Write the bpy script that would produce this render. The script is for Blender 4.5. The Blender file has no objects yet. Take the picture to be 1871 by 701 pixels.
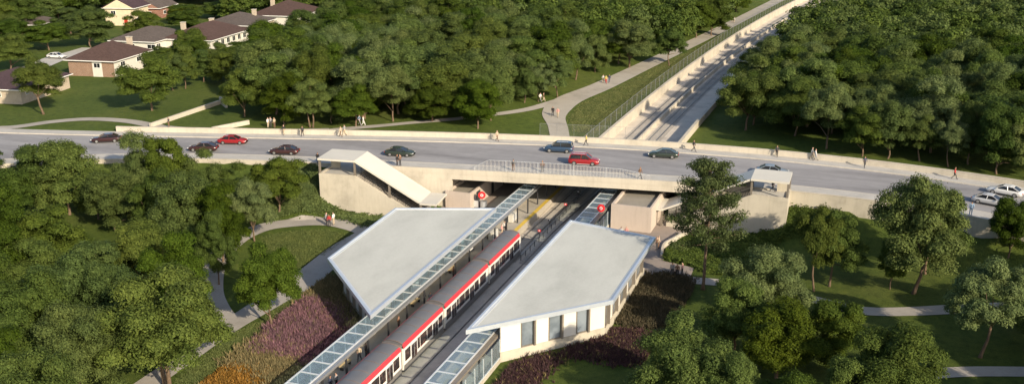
import bpy, math, random
import numpy as np

C = bpy.context.scene.collection
R = math.radians
rnd = random.Random(7)

# ------------------------------------------------------------------ camera geometry
FPX, YH, CX, CY, HC = 1800.0, -220.0, 935.5, 350.5, 44.0
PIT = math.atan((CY - YH) / FPX)
YAW = math.atan(690 * math.cos(PIT) / FPX)


def W(x, y, z=0.0):
    """ground position (X, Y) seen at photo pixel x, y on the level z"""
    xc, yc = (x - CX) / FPX, (y - CY) / FPX
    fw = math.cos(PIT) - yc * math.sin(PIT)
    dn = math.sin(PIT) + yc * math.cos(PIT)
    t = (HC - z) / dn
    a, b = xc * t, fw * t
    return (a * math.cos(YAW) - b * math.sin(YAW), a * math.sin(YAW) + b * math.cos(YAW))


def PX(X, Y, Z):
    a = X * math.cos(YAW) + Y * math.sin(YAW)
    b = -X * math.sin(YAW) + Y * math.cos(YAW)
    c = Z - HC
    d = b * math.cos(PIT) - c * math.sin(PIT)
    u = b * math.sin(PIT) + c * math.cos(PIT)
    if d < 1: return (-1e6, -1e6)
    return (CX + FPX * a / d, CY - FPX * u / d)


def sm(t):
    t = np.clip(t, 0, 1)
    return t * t * (3 - 2 * t)


def _poly(c, lo, hi):
    d = np.polyder(np.array(c))
    def f(X):
        x = np.asarray(X, float)
        xc = np.clip(x, lo, hi)
        return np.polyval(c, xc / 100) + np.polyval(d, xc / 100) * (x - xc) / 100
    return f


NE = _poly([-34.64, -77.508, -65.44, -8.224, 143.968], -130, 17)       # near edge of the road
FE = _poly([-11.822, -37.594, -10.303, 163.154], -150, 24)               # foot of the far parapet


def curve(Y):
    y = np.maximum(np.asarray(Y, float) - 165, 0)
    return 2.5e-4 * y * y


ZP = -6.0        # plaza and platform level
BL, BR = -62.0, -22.0   # ends of the bridge opening


def zt(X, Y):
    X = np.asarray(X, float); Y = np.asarray(Y, float)
    far, near = FE(X), NE(X)
    u = X - curve(Y)
    zb = np.where(u < -39, -2.5 * sm((u + 82) / 34), -3.6 + 1.6 * sm((u + 30) / 30))
    zb = zb * sm((Y - far) / 14)
    d = near - Y
    zf0 = np.where(X < -62, -6 + 1.0 * sm((-95 - X) / 30), -6 + 0.7 * sm((X + 5) / 20))
    extra = np.where(X < -62, np.clip(X + 80, 0, 18) * 0.38, np.where(X > -9, 1.6, 1.6 + np.clip(-9 - X, 0, 15) * 0.36))
    s = -0.3 - 0.52 * d - extra
    zf = np.where((X >= BL) & (X <= BR), -6.0, np.maximum(zf0, s))
    und = np.where((X >= BL) & (X <= BR), -6.0, np.where((Y < near + 4) & (X > -9), -2.6, np.where((Y < near + 4) & (X > -80), -3.5, -0.5)))
    z = np.where(Y > far, zb, np.where(Y < near, zf, und))
    return z


def T(x, y):
    z = 0.0
    for _ in range(30):
        X, Y = W(x, y, z)
        z = 0.5 * z + 0.5 * float(zt(X, Y))
    X, Y = W(x, y, z)
    return X, Y, z


# ------------------------------------------------------------------ mesh helpers
class MB:
    def __init__(s):
        s.v, s.f, s.m = [], [], []

    def poly(s, pts, mi=0):
        n = len(s.v); s.v += [tuple(p) for p in pts]; s.f.append(tuple(range(n, n + len(pts)))); s.m.append(mi)
        return s

    def box(s, x0, x1, y0, y1, z0, z1, mi=0):
        return s.prism([(x0, y0), (x1, y0), (x1, y1), (x0, y1)], z0, z1, mi)

    def prism(s, pts, z0, z1, mi=0):
        """vertical prism on a plan polygon; z0, z1 numbers or one per point"""
        k = len(pts)
        a = sum(pts[i][0] * pts[(i + 1) % k][1] - pts[(i + 1) % k][0] * pts[i][1] for i in range(k))
        A = list(z0) if hasattr(z0, '__len__') else [z0] * k
        B = list(z1) if hasattr(z1, '__len__') else [z1] * k
        if a < 0: pts = pts[::-1]; A = A[::-1]; B = B[::-1]
        n = len(s.v)
        s.v += [(p[0], p[1], q) for p, q in zip(pts, A)] + [(p[0], p[1], q) for p, q in zip(pts, B)]
        s.f.append(tuple(range(n + k - 1, n - 1, -1))); s.f.append(tuple(range(n + k, n + 2 * k)))
        for i in range(k):
            j = (i + 1) % k
            s.f.append((n + i, n + j, n + k + j, n + k + i))
        s.m += [mi] * (k + 2)
        return s

    def bar(s, a, b, w, h=None, mi=0):
        """square bar from a to b"""
        h = w if h is None else h
        a, b = np.array(a, float), np.array(b, float)
        d = b - a; d /= max(np.linalg.norm(d), 1e-9)
        up = np.array([0, 0, 1.0]) if abs(d[2]) < 0.95 else np.array([0, 1.0, 0])
        r = np.cross(d, up); r /= np.linalg.norm(r); q = np.cross(r, d)
        n = len(s.v)
        for p in (a, b):
            for i, j in ((-1, -1), (1, -1), (1, 1), (-1, 1)):
                s.v.append(tuple(p + r * w / 2 * i + q * h / 2 * j))
        s.f += [(n + 3, n + 2, n + 1, n), (n + 4, n + 5, n + 6, n + 7)] + [(n + i, n + (i + 1) % 4, n + 4 + (i + 1) % 4, n + 4 + i) for i in range(4)]
        s.m += [mi] * 6
        return s

    def tube(s, pts, rad, n=8, mi=0, cap=True):
        pts = [np.array(p, float) for p in pts]
        rings = []
        for i, p in enumerate(pts):
            d = pts[min(i + 1, len(pts) - 1)] - pts[max(i - 1, 0)]
            d /= max(np.linalg.norm(d), 1e-9)
            up = np.array([0, 0, 1.0]) if abs(d[2]) < 0.9 else np.array([1.0, 0, 0])
            r = np.cross(d, up); r /= np.linalg.norm(r); q = np.cross(r, d)
            k = len(s.v)
            for j in range(n):
                t = 2 * math.pi * j / n
                s.v.append(tuple(p + rad[i] * (r * math.cos(t) + q * math.sin(t))))
            rings.append(k)
        for a, b in zip(rings, rings[1:]):
            for j in range(n):
                s.f.append((a + j, a + (j + 1) % n, b + (j + 1) % n, b + j)); s.m.append(mi)
        if cap:
            s.f.append(tuple(rings[0] + j for j in range(n))[::-1]); s.m.append(mi)
            s.f.append(tuple(rings[-1] + j for j in range(n))); s.m.append(mi)
        return s

    def loft(s, secs, mi=0, closed=True, cap=True):
        k = len(secs[0]); base = len(s.v)
        for sec in secs: s.v += [tuple(p) for p in sec]
        for i in range(len(secs) - 1):
            for j in range(k if closed else k - 1):
                a = base + i * k + j; b = base + i * k + (j + 1) % k
                s.f.append((a, b, b + k, a + k)); s.m.append(mi)
        if cap and closed:
            s.f.append(tuple(base + j for j in range(k))[::-1]); s.m.append(mi)
            e = base + (len(secs) - 1) * k
            s.f.append(tuple(e + j for j in range(k))); s.m.append(mi)
        return s

    def mesh(s, name, mats, smooth=False):
        me = bpy.data.meshes.new(name)
        me.from_pydata(s.v, [], s.f)
        mats = mats if isinstance(mats, (list, tuple)) else [mats]
        for m in mats: me.materials.append(m)
        me.polygons.foreach_set('material_index', s.m)
        if smooth: me.polygons.foreach_set('use_smooth', [True] * len(s.f))
        me.update()
        return me

    def build(s, name, mats, parent=None, smooth=False, bevel=0):
        me = s.mesh(name, mats, smooth)
        import bmesh
        bm = bmesh.new(); bm.from_mesh(me)
        if bevel: bmesh.ops.remove_doubles(bm, verts=bm.verts, dist=1e-4)
        bmesh.ops.recalc_face_normals(bm, faces=bm.faces)
        bm.to_mesh(me); bm.free()
        o = bpy.data.objects.new(name, me); C.objects.link(o)
        if parent: o.parent = parent
        if bevel:
            b = o.modifiers.new('bevel', 'BEVEL'); b.width = bevel; b.segments = 2; b.limit_method = 'ANGLE'
        return o


def np_mesh(name, V, F, mats, midx=None):
    """mesh from arrays, all faces with the same corner count"""
    me = bpy.data.meshes.new(name)
    V = np.asarray(V, np.float32); F = np.asarray(F, np.int32)
    k = F.shape[1]
    me.vertices.add(len(V)); me.vertices.foreach_set('co', V.ravel())
    me.loops.add(F.size); me.loops.foreach_set('vertex_index', F.ravel())
    me.polygons.add(len(F)); me.polygons.foreach_set('loop_start', np.arange(0, F.size, k, dtype=np.int32))
    if midx is not None: me.polygons.foreach_set('material_index', np.asarray(midx, np.int32))
    for m in (mats if isinstance(mats, (list, tuple)) else [mats]): me.materials.append(m)
    me.update(calc_edges=True)
    return me


def link(name, me, parent=None):
    o = bpy.data.objects.new(name, me); C.objects.link(o)
    if parent: o.parent = parent
    return o


def tag(o, label=None, cat=None, group=None, kind=None):
    if label: o['label'] = label
    if cat: o['category'] = cat
    if group: o['group'] = group
    if kind: o['kind'] = kind
    return o


def thing(name, label, cat, loc=(0, 0, 0), rz=0.0, group=None):
    o = bpy.data.objects.new(name, None); C.objects.link(o)
    o.location = loc; o.rotation_euler = (0, 0, rz); o.empty_display_size = 0.3
    return tag(o, label, cat, group)


KIDS = {}
def kids(o):
    return [c for c in bpy.data.objects if c.parent == o]


def copy_tree(o, parent=None, tree=None):
    """copy of a thing with copies of its parts and sub-parts; tree = nested (object, [children])"""
    if tree is None: tree = snapshot(o)
    src, ch = tree
    c = src.copy(); C.objects.link(c)
    if parent: c.parent = parent
    out = {src.name: c}
    for t in ch: out.update(copy_tree(None, c, t)[1])
    return c, out


def snapshot(o):
    return (o, [snapshot(c) for c in kids(o)])


# ------------------------------------------------------------------ materials
class NT:
    def __init__(s, name):
        s.m = bpy.data.materials.new(name); s.m.use_nodes = True
        s.t = s.m.node_tree; s.n = s.t.nodes; s.l = s.t.links
        s.b = s.n['Principled BSDF']; s.out = s.n['Material Output']

    def new(s, typ, **kw):
        n = s.n.new(typ)
        for k, v in kw.items():
            if k in n.inputs: n.inputs[k].default_value = v
            else: setattr(n, k, v)
        return n

    def link(s, a, b): s.l.new(a, b)

    def coord(s, kind='Object'):
        return s.new('ShaderNodeTexCoord').outputs[kind]

    def pos(s):
        return s.new('ShaderNodeNewGeometry').outputs['Position']

    def noise(s, vec, scale, detail=4, rough=0.6, sx=None):
        if sx:
            mp = s.new('ShaderNodeMapping'); mp.inputs['Scale'].default_value = sx
            s.link(vec, mp.inputs['Vector']); vec = mp.outputs[0]
        n = s.new('ShaderNodeTexNoise'); n.inputs['Scale'].default_value = scale
        n.inputs['Detail'].default_value = detail; n.inputs['Roughness'].default_value = rough
        s.link(vec, n.inputs['Vector'])
        return n.outputs['Fac']

    def ramp(s, fac, stops):
        r = s.new('ShaderNodeValToRGB')
        el = r.color_ramp.elements
        while len(el) < len(stops): el.new(0.5)
        for e, (p, c) in zip(el, stops):
            e.position = p; e.color = (*c, 1) if len(c) == 3 else c
        s.link(fac, r.inputs['Fac'])
        return r.outputs['Color']

    def mix(s, a, b, fac, mode='MIX'):
        n = s.new('ShaderNodeMix', data_type='RGBA', blend_type=mode)
        for sock, v in ((n.inputs[6], a), (n.inputs[7], b), (n.inputs[0], fac)):
            if isinstance(v, (int, float)): sock.default_value = v
            elif isinstance(v, tuple): sock.default_value = (*v, 1) if len(v) == 3 else v
            else: s.link(v, sock)
        return n.outputs[2]

    def bump(s, h, strength=0.3, dist=0.05):
        b = s.new('ShaderNodeBump'); b.inputs['Strength'].default_value = strength; b.inputs['Distance'].default_value = dist
        s.link(h, b.inputs['Height']); s.link(b.outputs[0], s.b.inputs['Normal'])

    def col(s, c):
        if isinstance(c, tuple): s.b.inputs['Base Color'].default_value = (*c, 1)
        else: s.link(c, s.b.inputs['Base Color'])
        return s

    def set(s, rough=0.6, metal=0.0, spec=0.5):
        s.b.inputs['Roughness'].default_value = rough; s.b.inputs['Metallic'].default_value = metal
        s.b.inputs['Specular IOR Level'].default_value = spec
        return s.m


def mul(c, k): return tuple(min(1, x * k) for x in c)


def paint(name, c, rough=0.5, metal=0.0, var=0.12, scale=1.2, bump=0.0):
    t = NT(name); v = t.pos()
    n = t.noise(v, scale, 5)
    t.col(t.ramp(n, [(0.25, mul(c, 1 - var)), (0.75, mul(c, 1 + var))]))
    if bump: t.bump(t.noise(v, scale * 12, 3), bump, 0.02)
    return t.set(rough, metal)


def concrete(name, c, stain=0.3, scale=0.5, grain=14, panel=None):
    t = NT(name); v = t.pos()
    big = t.noise(v, scale * 0.5, 5, 0.65)
    col = t.ramp(big, [(0.28, mul(c, 1 - stain)), (0.5, c), (0.75, mul(c, 1.12))])
    streak = t.noise(v, 1.0, 4, 0.6, sx=(2.2, 2.2, 0.25))
    col = t.mix(col, t.ramp(streak, [(0.3, (0.68, 0.66, 0.62)), (0.5, (1, 1, 1))]), 0.28, 'MULTIPLY')
    fine = t.noise(v, grain, 3)
    col = t.mix(col, t.ramp(fine, [(0.35, (0.86, 0.86, 0.86)), (0.65, (1.0, 1.0, 1.0))]), 0.6, 'MULTIPLY')
    t.col(col); t.bump(fine, 0.25, 0.03)
    return t.set(0.85, 0, 0.3)


M = {}
def mats():
    M['concrete'] = concrete('pale_concrete', (0.52, 0.47, 0.385), 0.22)
    M['wall_concrete'] = concrete('wall_concrete', (0.50, 0.455, 0.37), 0.28)
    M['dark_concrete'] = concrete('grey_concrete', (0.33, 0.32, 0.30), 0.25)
    M['pink_concrete'] = concrete('pinkish_concrete', (0.52, 0.44, 0.375), 0.10, 0.3)
    M['sidewalk'] = concrete('sidewalk_concrete', (0.45, 0.43, 0.395), 0.16, 0.6)
    M['kerb'] = concrete('kerb_concrete', (0.52, 0.48, 0.41), 0.15)
    M['path'] = concrete('path_concrete', (0.37, 0.34, 0.30), 0.2, 0.4)
    M['path_far'] = concrete('path_gravelly_concrete', (0.36, 0.33, 0.28), 0.22, 0.4)
    M['plaza'] = concrete('plaza_paving', (0.30, 0.25, 0.215), 0.2, 0.4)
    M['platform'] = concrete('platform_paving', (0.40, 0.36, 0.30), 0.2, 0.5)
    M['track_slab'] = concrete('trackbed_slab', (0.60, 0.535, 0.45), 0.25, 0.5)
    # asphalt: streaks follow the lanes
    t = NT('worn_asphalt'); v = t.pos()
    big = t.noise(v, 0.12, 4, 0.6, sx=(0.35, 2.2, 1))
    col = t.ramp(big, [(0.32, (0.215, 0.208, 0.212)), (0.5, (0.285, 0.277, 0.281)), (0.68, (0.345, 0.336, 0.338))])
    pt = t.noise(v, 0.5, 5, 0.7)
    col = t.mix(col, t.ramp(pt, [(0.3, (0.8, 0.8, 0.8)), (0.6, (1, 1, 1))]), 0.6, 'MULTIPLY')
    fn = t.noise(v, 22, 2)
    col = t.mix(col, t.ramp(fn, [(0.3, (0.85, 0.85, 0.85)), (0.7, (1, 1, 1))]), 0.7, 'MULTIPLY')
    t.col(col); t.bump(fn, 0.2, 0.02); M['asphalt'] = t.set(0.8, 0, 0.3)
    # grass ground
    t = NT('lawn_ground'); v = t.pos()
    a = t.noise(v, 0.06, 5, 0.65); b = t.noise(v, 0.9, 6, 0.75); c = t.noise(v, 7.0, 4, 0.8)
    col = t.ramp(a, [(0.25, (0.060, 0.092, 0.016)), (0.5, (0.088, 0.122, 0.024)), (0.75, (0.125, 0.145, 0.038))])
    col = t.mix(col, t.ramp(b, [(0.3, (0.45, 0.5, 0.42)), (0.5, (0.95, 0.95, 0.95)), (0.72, (1.35, 1.22, 1.05))]), 0.8, 'MULTIPLY')
    col = t.mix(col, t.ramp(c, [(0.3, (0.4, 0.45, 0.4)), (0.65, (1.25, 1.25, 1.15))]), 0.7, 'MULTIPLY')
    t.col(col); t.bump(t.noise(v, 5.0, 6, 0.8), 0.9, 0.25); M['grass'] = t.set(0.9, 0, 0.15)
    # leaves
    def leaf(name, base, hv=0.014, tr=0.28, dry=None):
        t = NT(name); v = t.pos()
        oi = t.new('ShaderNodeObjectInfo').outputs['Random']
        isl = t.new('ShaderNodeNewGeometry').outputs['Random Per Island']
        c0 = t.ramp(isl, [(0.0, mul(base, 0.6)), (0.5, base), (1.0, (base[0] * 1.6, base[1] * 1.45, base[2] * 1.5))])
        hs = t.new('ShaderNodeHueSaturation')
        mr = t.new('ShaderNodeMapRange'); mr.inputs['To Min'].default_value = 0.5 - hv; mr.inputs['To Max'].default_value = 0.5 + hv * 0.7
        t.link(oi, mr.inputs['Value']); t.link(mr.outputs[0], hs.inputs['Hue'])
        m2 = t.new('ShaderNodeMath', operation='MULTIPLY'); m2.inputs[1].default_value = 7.31
        fr = t.new('ShaderNodeMath', operation='FRACT'); t.link(oi, m2.inputs[0]); t.link(m2.outputs[0], fr.inputs[0])
        mv = t.new('ShaderNodeMapRange'); mv.inputs['To Min'].default_value = 0.72; mv.inputs['To Max'].default_value = 1.22
        t.link(fr.outputs[0], mv.inputs['Value']); t.link(mv.outputs[0], hs.inputs['Value'])
        ms = t.new('ShaderNodeMapRange'); ms.inputs['To Min'].default_value = 1.08; ms.inputs['To Max'].default_value = 0.8
        t.link(fr.outputs[0], ms.inputs['Value']); t.link(ms.outputs[0], hs.inputs['Saturation'])
        t.link(c0, hs.inputs['Color'])
        n = t.noise(v, 0.35, 3)
        col = t.mix(hs.outputs[0], t.ramp(n, [(0.3, (0.75, 0.8, 0.75)), (0.7, (1.2, 1.12, 1.0))]), 0.8, 'MULTIPLY')
        t.col(col); t.b.inputs['Roughness'].default_value = 0.7; t.b.inputs['Specular IOR Level'].default_value = 0.10
        tl = t.new('ShaderNodeBsdfTranslucent'); t.link(col, tl.inputs['Color'])
        mx = t.new('ShaderNodeMixShader'); mx.inputs[0].default_value = tr
        t.link(t.b.outputs[0], mx.inputs[1]); t.link(tl.outputs[0], mx.inputs[2]); t.link(mx.outputs[0], t.out.inputs['Surface'])
        return t.m
    M['leaf_green'] = leaf('green_leaves', (0.084, 0.131, 0.019), tr=.35)
    M['leaf_dark'] = leaf('dark_green_leaves', (0.058, 0.097, 0.014), tr=.32)
    M['leaf_pale'] = leaf('grey_green_leaves', (0.096, 0.142, 0.035), tr=.35)
    M['needle'] = leaf('pine_needles', (0.066, 0.094, 0.030), tr=.3)
    M['cover'] = leaf('embankment_cover_leaves', (0.085, 0.125, 0.026))
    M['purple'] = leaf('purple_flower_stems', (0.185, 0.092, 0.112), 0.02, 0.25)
    M['tan'] = leaf('tan_grass_blades', (0.25, 0.215, 0.11), 0.01, 0.25)
    M['meadow'] = leaf('meadow_blades', (0.150, 0.175, 0.055), 0.01, 0.3)
    M['lawn'] = leaf('lawn_blades', (0.105, 0.140, 0.034), 0.01, 0.3)
    M['orange'] = leaf('orange_flower_heads', (0.27, 0.145, 0.03), 0.01, 0.2)
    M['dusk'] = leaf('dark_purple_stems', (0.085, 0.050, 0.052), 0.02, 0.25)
    M['rush'] = leaf('brown_green_rush', (0.095, 0.085, 0.055), 0.02, 0.2)
    t = NT('bark'); v = t.coord()
    n = t.noise(v, 3, 5, 0.7, sx=(3, 3, 0.5))
    t.col(t.ramp(n, [(0.3, (0.07, 0.045, 0.028)), (0.7, (0.20, 0.135, 0.085))])); t.bump(n, 0.8, 0.08); M['bark'] = t.set(0.9)
    # shingles
    def shingle(name, c):
        t = NT(name); v = t.pos()
        n = t.noise(v, 2.4, 3, 0.7); n2 = t.noise(v, 0.35, 4)
        col = t.ramp(n, [(0.3, mul(c, 0.72)), (0.7, mul(c, 1.3))])
        col = t.mix(col, t.ramp(n2, [(0.3, (0.8, 0.8, 0.8)), (0.7, (1.1, 1.1, 1.1))]), 0.6, 'MULTIPLY')
        w = t.new('ShaderNodeTexWave', wave_type='BANDS', bands_direction='Z'); w.inputs['Scale'].default_value = 2.2
        t.link(v, w.inputs['Vector'])
        col = t.mix(col, t.ramp(w.outputs['Fac'], [(0.0, (0.7, 0.7, 0.7)), (0.3, (1, 1, 1))]), 0.6, 'MULTIPLY')
        t.col(col); t.bump(n, 0.4, 0.03); return t.set(0.85, 0, 0.2)
    M['shingle_brown'] = shingle('brown_shingles', (0.085, 0.053, 0.045))
    M['shingle_grey'] = shingle('grey_shingles', (0.105, 0.086, 0.076))
    M['shingle_dark'] = shingle('dark_shingles', (0.07, 0.045, 0.05))
    def brick(name, c1, c2, mort=(0.4, 0.36, 0.3), sc=3.2):
        t = NT(name); v = t.coord()
        b = t.new('ShaderNodeTexBrick'); b.inputs['Scale'].default_value = sc
        b.inputs['Color1'].default_value = (*c1, 1); b.inputs['Color2'].default_value = (*c2, 1); b.inputs['Mortar'].default_value = (*mort, 1)
        b.inputs['Mortar Size'].default_value = 0.018
        # brick courses run along the wall in plan and up in z
        sep = t.new('ShaderNodeSeparateXYZ'); t.link(v, sep.inputs[0])
        ad = t.new('ShaderNodeMath', operation='ADD'); t.link(sep.outputs[0], ad.inputs[0]); t.link(sep.outputs[1], ad.inputs[1])
        cb = t.new('ShaderNodeCombineXYZ'); t.link(ad.outputs[0], cb.inputs[0]); t.link(sep.outputs[2], cb.inputs[1])
        t.link(cb.outputs[0], b.inputs['Vector'])
        n = t.noise(v, 0.8, 4)
        t.col(t.mix(b.outputs['Color'], t.ramp(n, [(0.3, (0.8, 0.8, 0.8)), (0.7, (1.1, 1.1, 1.1))]), 0.6, 'MULTIPLY'))
        return t.set(0.85, 0, 0.2)
    M['brick_tan'] = brick('tan_brown_brick', (0.28, 0.165, 0.105), (0.22, 0.125, 0.085))
    M['brick_red'] = brick('red_brick', (0.30, 0.12, 0.075), (0.22, 0.085, 0.06))
    M['brick_buff'] = brick('buff_stone_brick', (0.52, 0.44, 0.33), (0.42, 0.34, 0.26))
    M['stucco'] = paint('cream_stucco', (0.62, 0.52, 0.36), 0.8, var=0.08)
    M['white_siding'] = paint('white_siding', (0.62, 0.585, 0.52), 0.6, var=0.05)
    M['white'] = paint('white_paint', (0.80, 0.79, 0.76), 0.4, var=0.04)
    M['white_panel'] = paint('white_wall_panel', (0.66, 0.635, 0.585), 0.5, var=0.04, scale=0.4)
    M['grey_metal'] = paint('grey_metal', (0.33, 0.34, 0.35), 0.4, 0.5, 0.1)
    M['light_metal'] = paint('pale_metal', (0.62, 0.64, 0.65), 0.4, 0.3, 0.06)
    M['edge_metal'] = paint('pale_blue_edge_metal', (0.55, 0.60, 0.66), 0.35, 0.4, 0.06)
    M['dark_metal'] = paint('dark_metal', (0.06, 0.06, 0.065), 0.45, 0.4, 0.15)
    M['brown_metal'] = paint('bronze_metal', (0.22, 0.19, 0.155), 0.5, 0.2, 0.12)
    M['rail'] = paint('steel_rail', (0.26, 0.25, 0.245), 0.35, 0.8, 0.2)
    M['sleeper'] = concrete('concrete_sleeper', (0.36, 0.34, 0.31), 0.3)
    # station roof membrane
    t = NT('roof_membrane'); v = t.pos()
    n = t.noise(v, 0.18, 5, 0.65, sx=(1, 0.45, 1)); n2 = t.noise(v, 3.0, 4, 0.7)
    col = t.ramp(n, [(0.28, (0.42, 0.425, 0.39)), (0.5, (0.50, 0.505, 0.465)), (0.75, (0.56, 0.565, 0.52))])
    col = t.mix(col, t.ramp(n2, [(0.3, (0.9, 0.9, 0.89)), (0.6, (1, 1, 1))]), 0.7, 'MULTIPLY')
    t.col(col); t.bump(n2, 0.15, 0.02); M['membrane'] = t.set(0.75, 0, 0.3)
    M['block_roof'] = concrete('block_roof_shade_tone', (0.27, 0.245, 0.205), 0.15, 0.4)  # darker tan puts the shade under the bridge deck into the roof colour
    M['stair_roof'] = paint('pale_roof_panel', (0.58, 0.55, 0.48), 0.6, var=0.05, scale=0.3)
    # glass
    def glass(name, c, clear, rough=0.04, tint=(0.86, 0.93, 0.96)):
        t = NT(name); t.col(c); t.b.inputs['Roughness'].default_value = rough; t.b.inputs['Specular IOR Level'].default_value = 0.8
        tr = t.new('ShaderNodeBsdfTransparent'); tr.inputs['Color'].default_value = (*tint, 1)
        mx = t.new('ShaderNodeMixShader'); mx.inputs[0].default_value = clear
        t.link(t.b.outputs[0], mx.inputs[1]); t.link(tr.outputs[0], mx.inputs[2]); t.link(mx.outputs[0], t.out.inputs['Surface'])
        return t.m
    M['canopy_glass'] = glass('canopy_glass', (0.42, 0.52, 0.60), 0.78, 0.10)
    M['clear_glass'] = glass('clear_screen_glass', (0.45, 0.52, 0.56), 0.86, 0.08)
    M['fence_mesh'] = glass('chain_link_mesh', (0.20, 0.20, 0.18), 0.93, 0.7, (1, 1, 1))
    M['faint_mesh'] = glass('thin_wire_mesh', (0.50, 0.48, 0.45), 0.88, 0.7, (1, 1, 1))
    M['wire'] = glass('parapet_wire_mesh', (0.5, 0.5, 0.47), 0.975, 0.7, (1, 1, 1))
    t = NT('window_glass'); v = t.pos(); n = t.noise(v, 0.35, 3)
    t.col(t.ramp(n, [(0.35, (0.10, 0.125, 0.15)), (0.65, (0.24, 0.28, 0.32))])); M['window'] = t.set(0.08, 0, 0.9)
    t = NT('dark_window_glass'); t.col((0.018, 0.02, 0.024)); M['dark_window'] = t.set(0.07, 0, 0.8)
    t = NT('train_window_glass'); v = t.pos(); n = t.noise(v, 2.2, 4, 0.7)
    t.col(t.ramp(n, [(0.45, (0.018, 0.016, 0.016)), (0.6, (0.10, 0.055, 0.045)), (0.7, (0.20, 0.19, 0.18))])); M['train_window'] = t.set(0.08, 0, 0.7)
    # train
    M['train_roof'] = paint('train_grey_roof', (0.13, 0.13, 0.138), 0.45, 0.0, 0.1, 0.6)
    M['train_rib'] = paint('train_roof_joint', (0.17, 0.135, 0.115), 0.6, 0.0, 0.1)
    M['train_white'] = paint('train_white_paint', (0.78, 0.76, 0.70), 0.3, 0.0, 0.03)
    M['train_red'] = paint('train_red_paint', (0.55, 0.05, 0.065), 0.3, 0.0, 0.04)
    M['train_grey'] = paint('train_grey_skirt', (0.19, 0.18, 0.17), 0.5, 0.1, 0.15)
    M['gangway'] = paint('gangway_rubber', (0.20, 0.18, 0.16), 0.7, 0, 0.2)
    M['tactile'] = paint('yellow_tactile_tile', (0.62, 0.43, 0.07), 0.6, 0, 0.12, 3.0)
    M['tactile_dull'] = paint('worn_platform_edge', (0.33, 0.30, 0.27), 0.7, 0, 0.3, 3.0)
    M['tan_panel'] = paint('tan_wood_panel', (0.50, 0.38, 0.20), 0.6, 0, 0.2, 1.5)
    M['sign_red'] = paint('sign_red', (0.66, 0.03, 0.035), 0.35, 0, 0.03)
    M['ballast'] = None
    t = NT('ballast_stone'); v = t.pos(); n = t.noise(v, 9, 5, 0.8); n2 = t.noise(v, 0.25, 4)
    col = t.ramp(n, [(0.3, (0.26, 0.235, 0.205)), (0.7, (0.56, 0.51, 0.44))])
    col = t.mix(col, t.ramp(n2, [(0.3, (0.75, 0.75, 0.75)), (0.7, (1.15, 1.15, 1.15))]), 0.6, 'MULTIPLY')
    t.col(col); t.bump(n, 0.8, 0.06); M['ballast'] = t.set(0.9, 0, 0.2)
    # vehicles
    def car(name, c):
        t = NT(name); t.col(c); t.b.inputs['Coat Weight'].default_value = 0.6; t.b.inputs['Coat Roughness'].default_value = 0.08
        return t.set(0.35, 0.15, 0.5)
    for k, c in dict(red=(0.30, 0.014, 0.016), maroon=(0.040, 0.013, 0.012), green=(0.030, 0.042, 0.030), blue=(0.030, 0.058, 0.105), silver=(0.52, 0.52, 0.52), white=(0.72, 0.71, 0.68), pale=(0.20, 0.235, 0.27), brown=(0.050, 0.019, 0.016)).items():
        M['car_' + k] = car('car_paint_' + k, c)
    M['tyre'] = paint('tyre_rubber', (0.02, 0.02, 0.02), 0.8)
    M['rim'] = paint('wheel_rim', (0.45, 0.44, 0.42), 0.35, 0.7, 0.05)
    M['lamp'] = paint('headlamp', (0.75, 0.75, 0.72), 0.15, 0, 0.02)
    M['tail'] = paint('tail_lamp', (0.45, 0.02, 0.02), 0.2, 0, 0.02)
    # people
    for k, c in dict(skin_pale=(0.55, 0.34, 0.25), skin_mid=(0.34, 0.19, 0.12), skin_dark=(0.13, 0.07, 0.045),
                     black=(0.018, 0.018, 0.02), charcoal=(0.05, 0.05, 0.055), navy=(0.03, 0.04, 0.08), beige=(0.46, 0.37, 0.26), white_cloth=(0.72, 0.70, 0.66),
                     red_cloth=(0.40, 0.03, 0.03), denim=(0.07, 0.10, 0.17), grey_cloth=(0.24, 0.24, 0.25), brown_cloth=(0.16, 0.09, 0.055), yellow_cloth=(0.50, 0.40, 0.10), pink_cloth=(0.50, 0.26, 0.24), sky_cloth=(0.22, 0.32, 0.45),
                     hair_brown=(0.06, 0.035, 0.02), hair_black=(0.014, 0.012, 0.011), hair_fair=(0.32, 0.22, 0.11)).items():
        M[k] = paint(k, c, 0.8, 0, 0.12, 6.0)


mats()
# ------------------------------------------------------------------ terrain
def build_terrain():
    us = sorted(set(list(np.arange(-400, -140, 6.0)) + list(np.arange(-140, 40, 1.5)) + list(np.arange(40, 200, 6.0)) + [-51.2, -34.3, -46.0, -31.6]))
    ys = sorted(set(list(np.arange(20, 60, 4.0)) + list(np.arange(60, 235, 1.5)) + list(np.arange(235, 700, 6.0))))
    us, ys = np.array(us), np.array(ys)
    U, Y = np.meshgrid(us, ys)
    X = U + curve(Y)
    Z = zt(X, Y)
    V = np.stack([X, Y, Z], -1).reshape(-1, 3)
    nx = len(us)
    F = []
    uc = (us[:-1] + us[1:]) / 2; yc = (ys[:-1] + ys[1:]) / 2
    for j in range(len(yc)):
        y = yc[j]
        for i in range(len(uc)):
            u = uc[i]
            if y < 160 and -51.2 < u < -34.3: continue
            if y >= 155 and -46.0 < u < -31.6: continue
            a = j * nx + i
            F.append((a, a + 1, a + nx + 1, a + nx))
    o = link('ground', np_mesh('ground', V, F, M['grass']))
    for p in o.data.polygons: p.use_smooth = True
    return tag(o, kind='structure')


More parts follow.
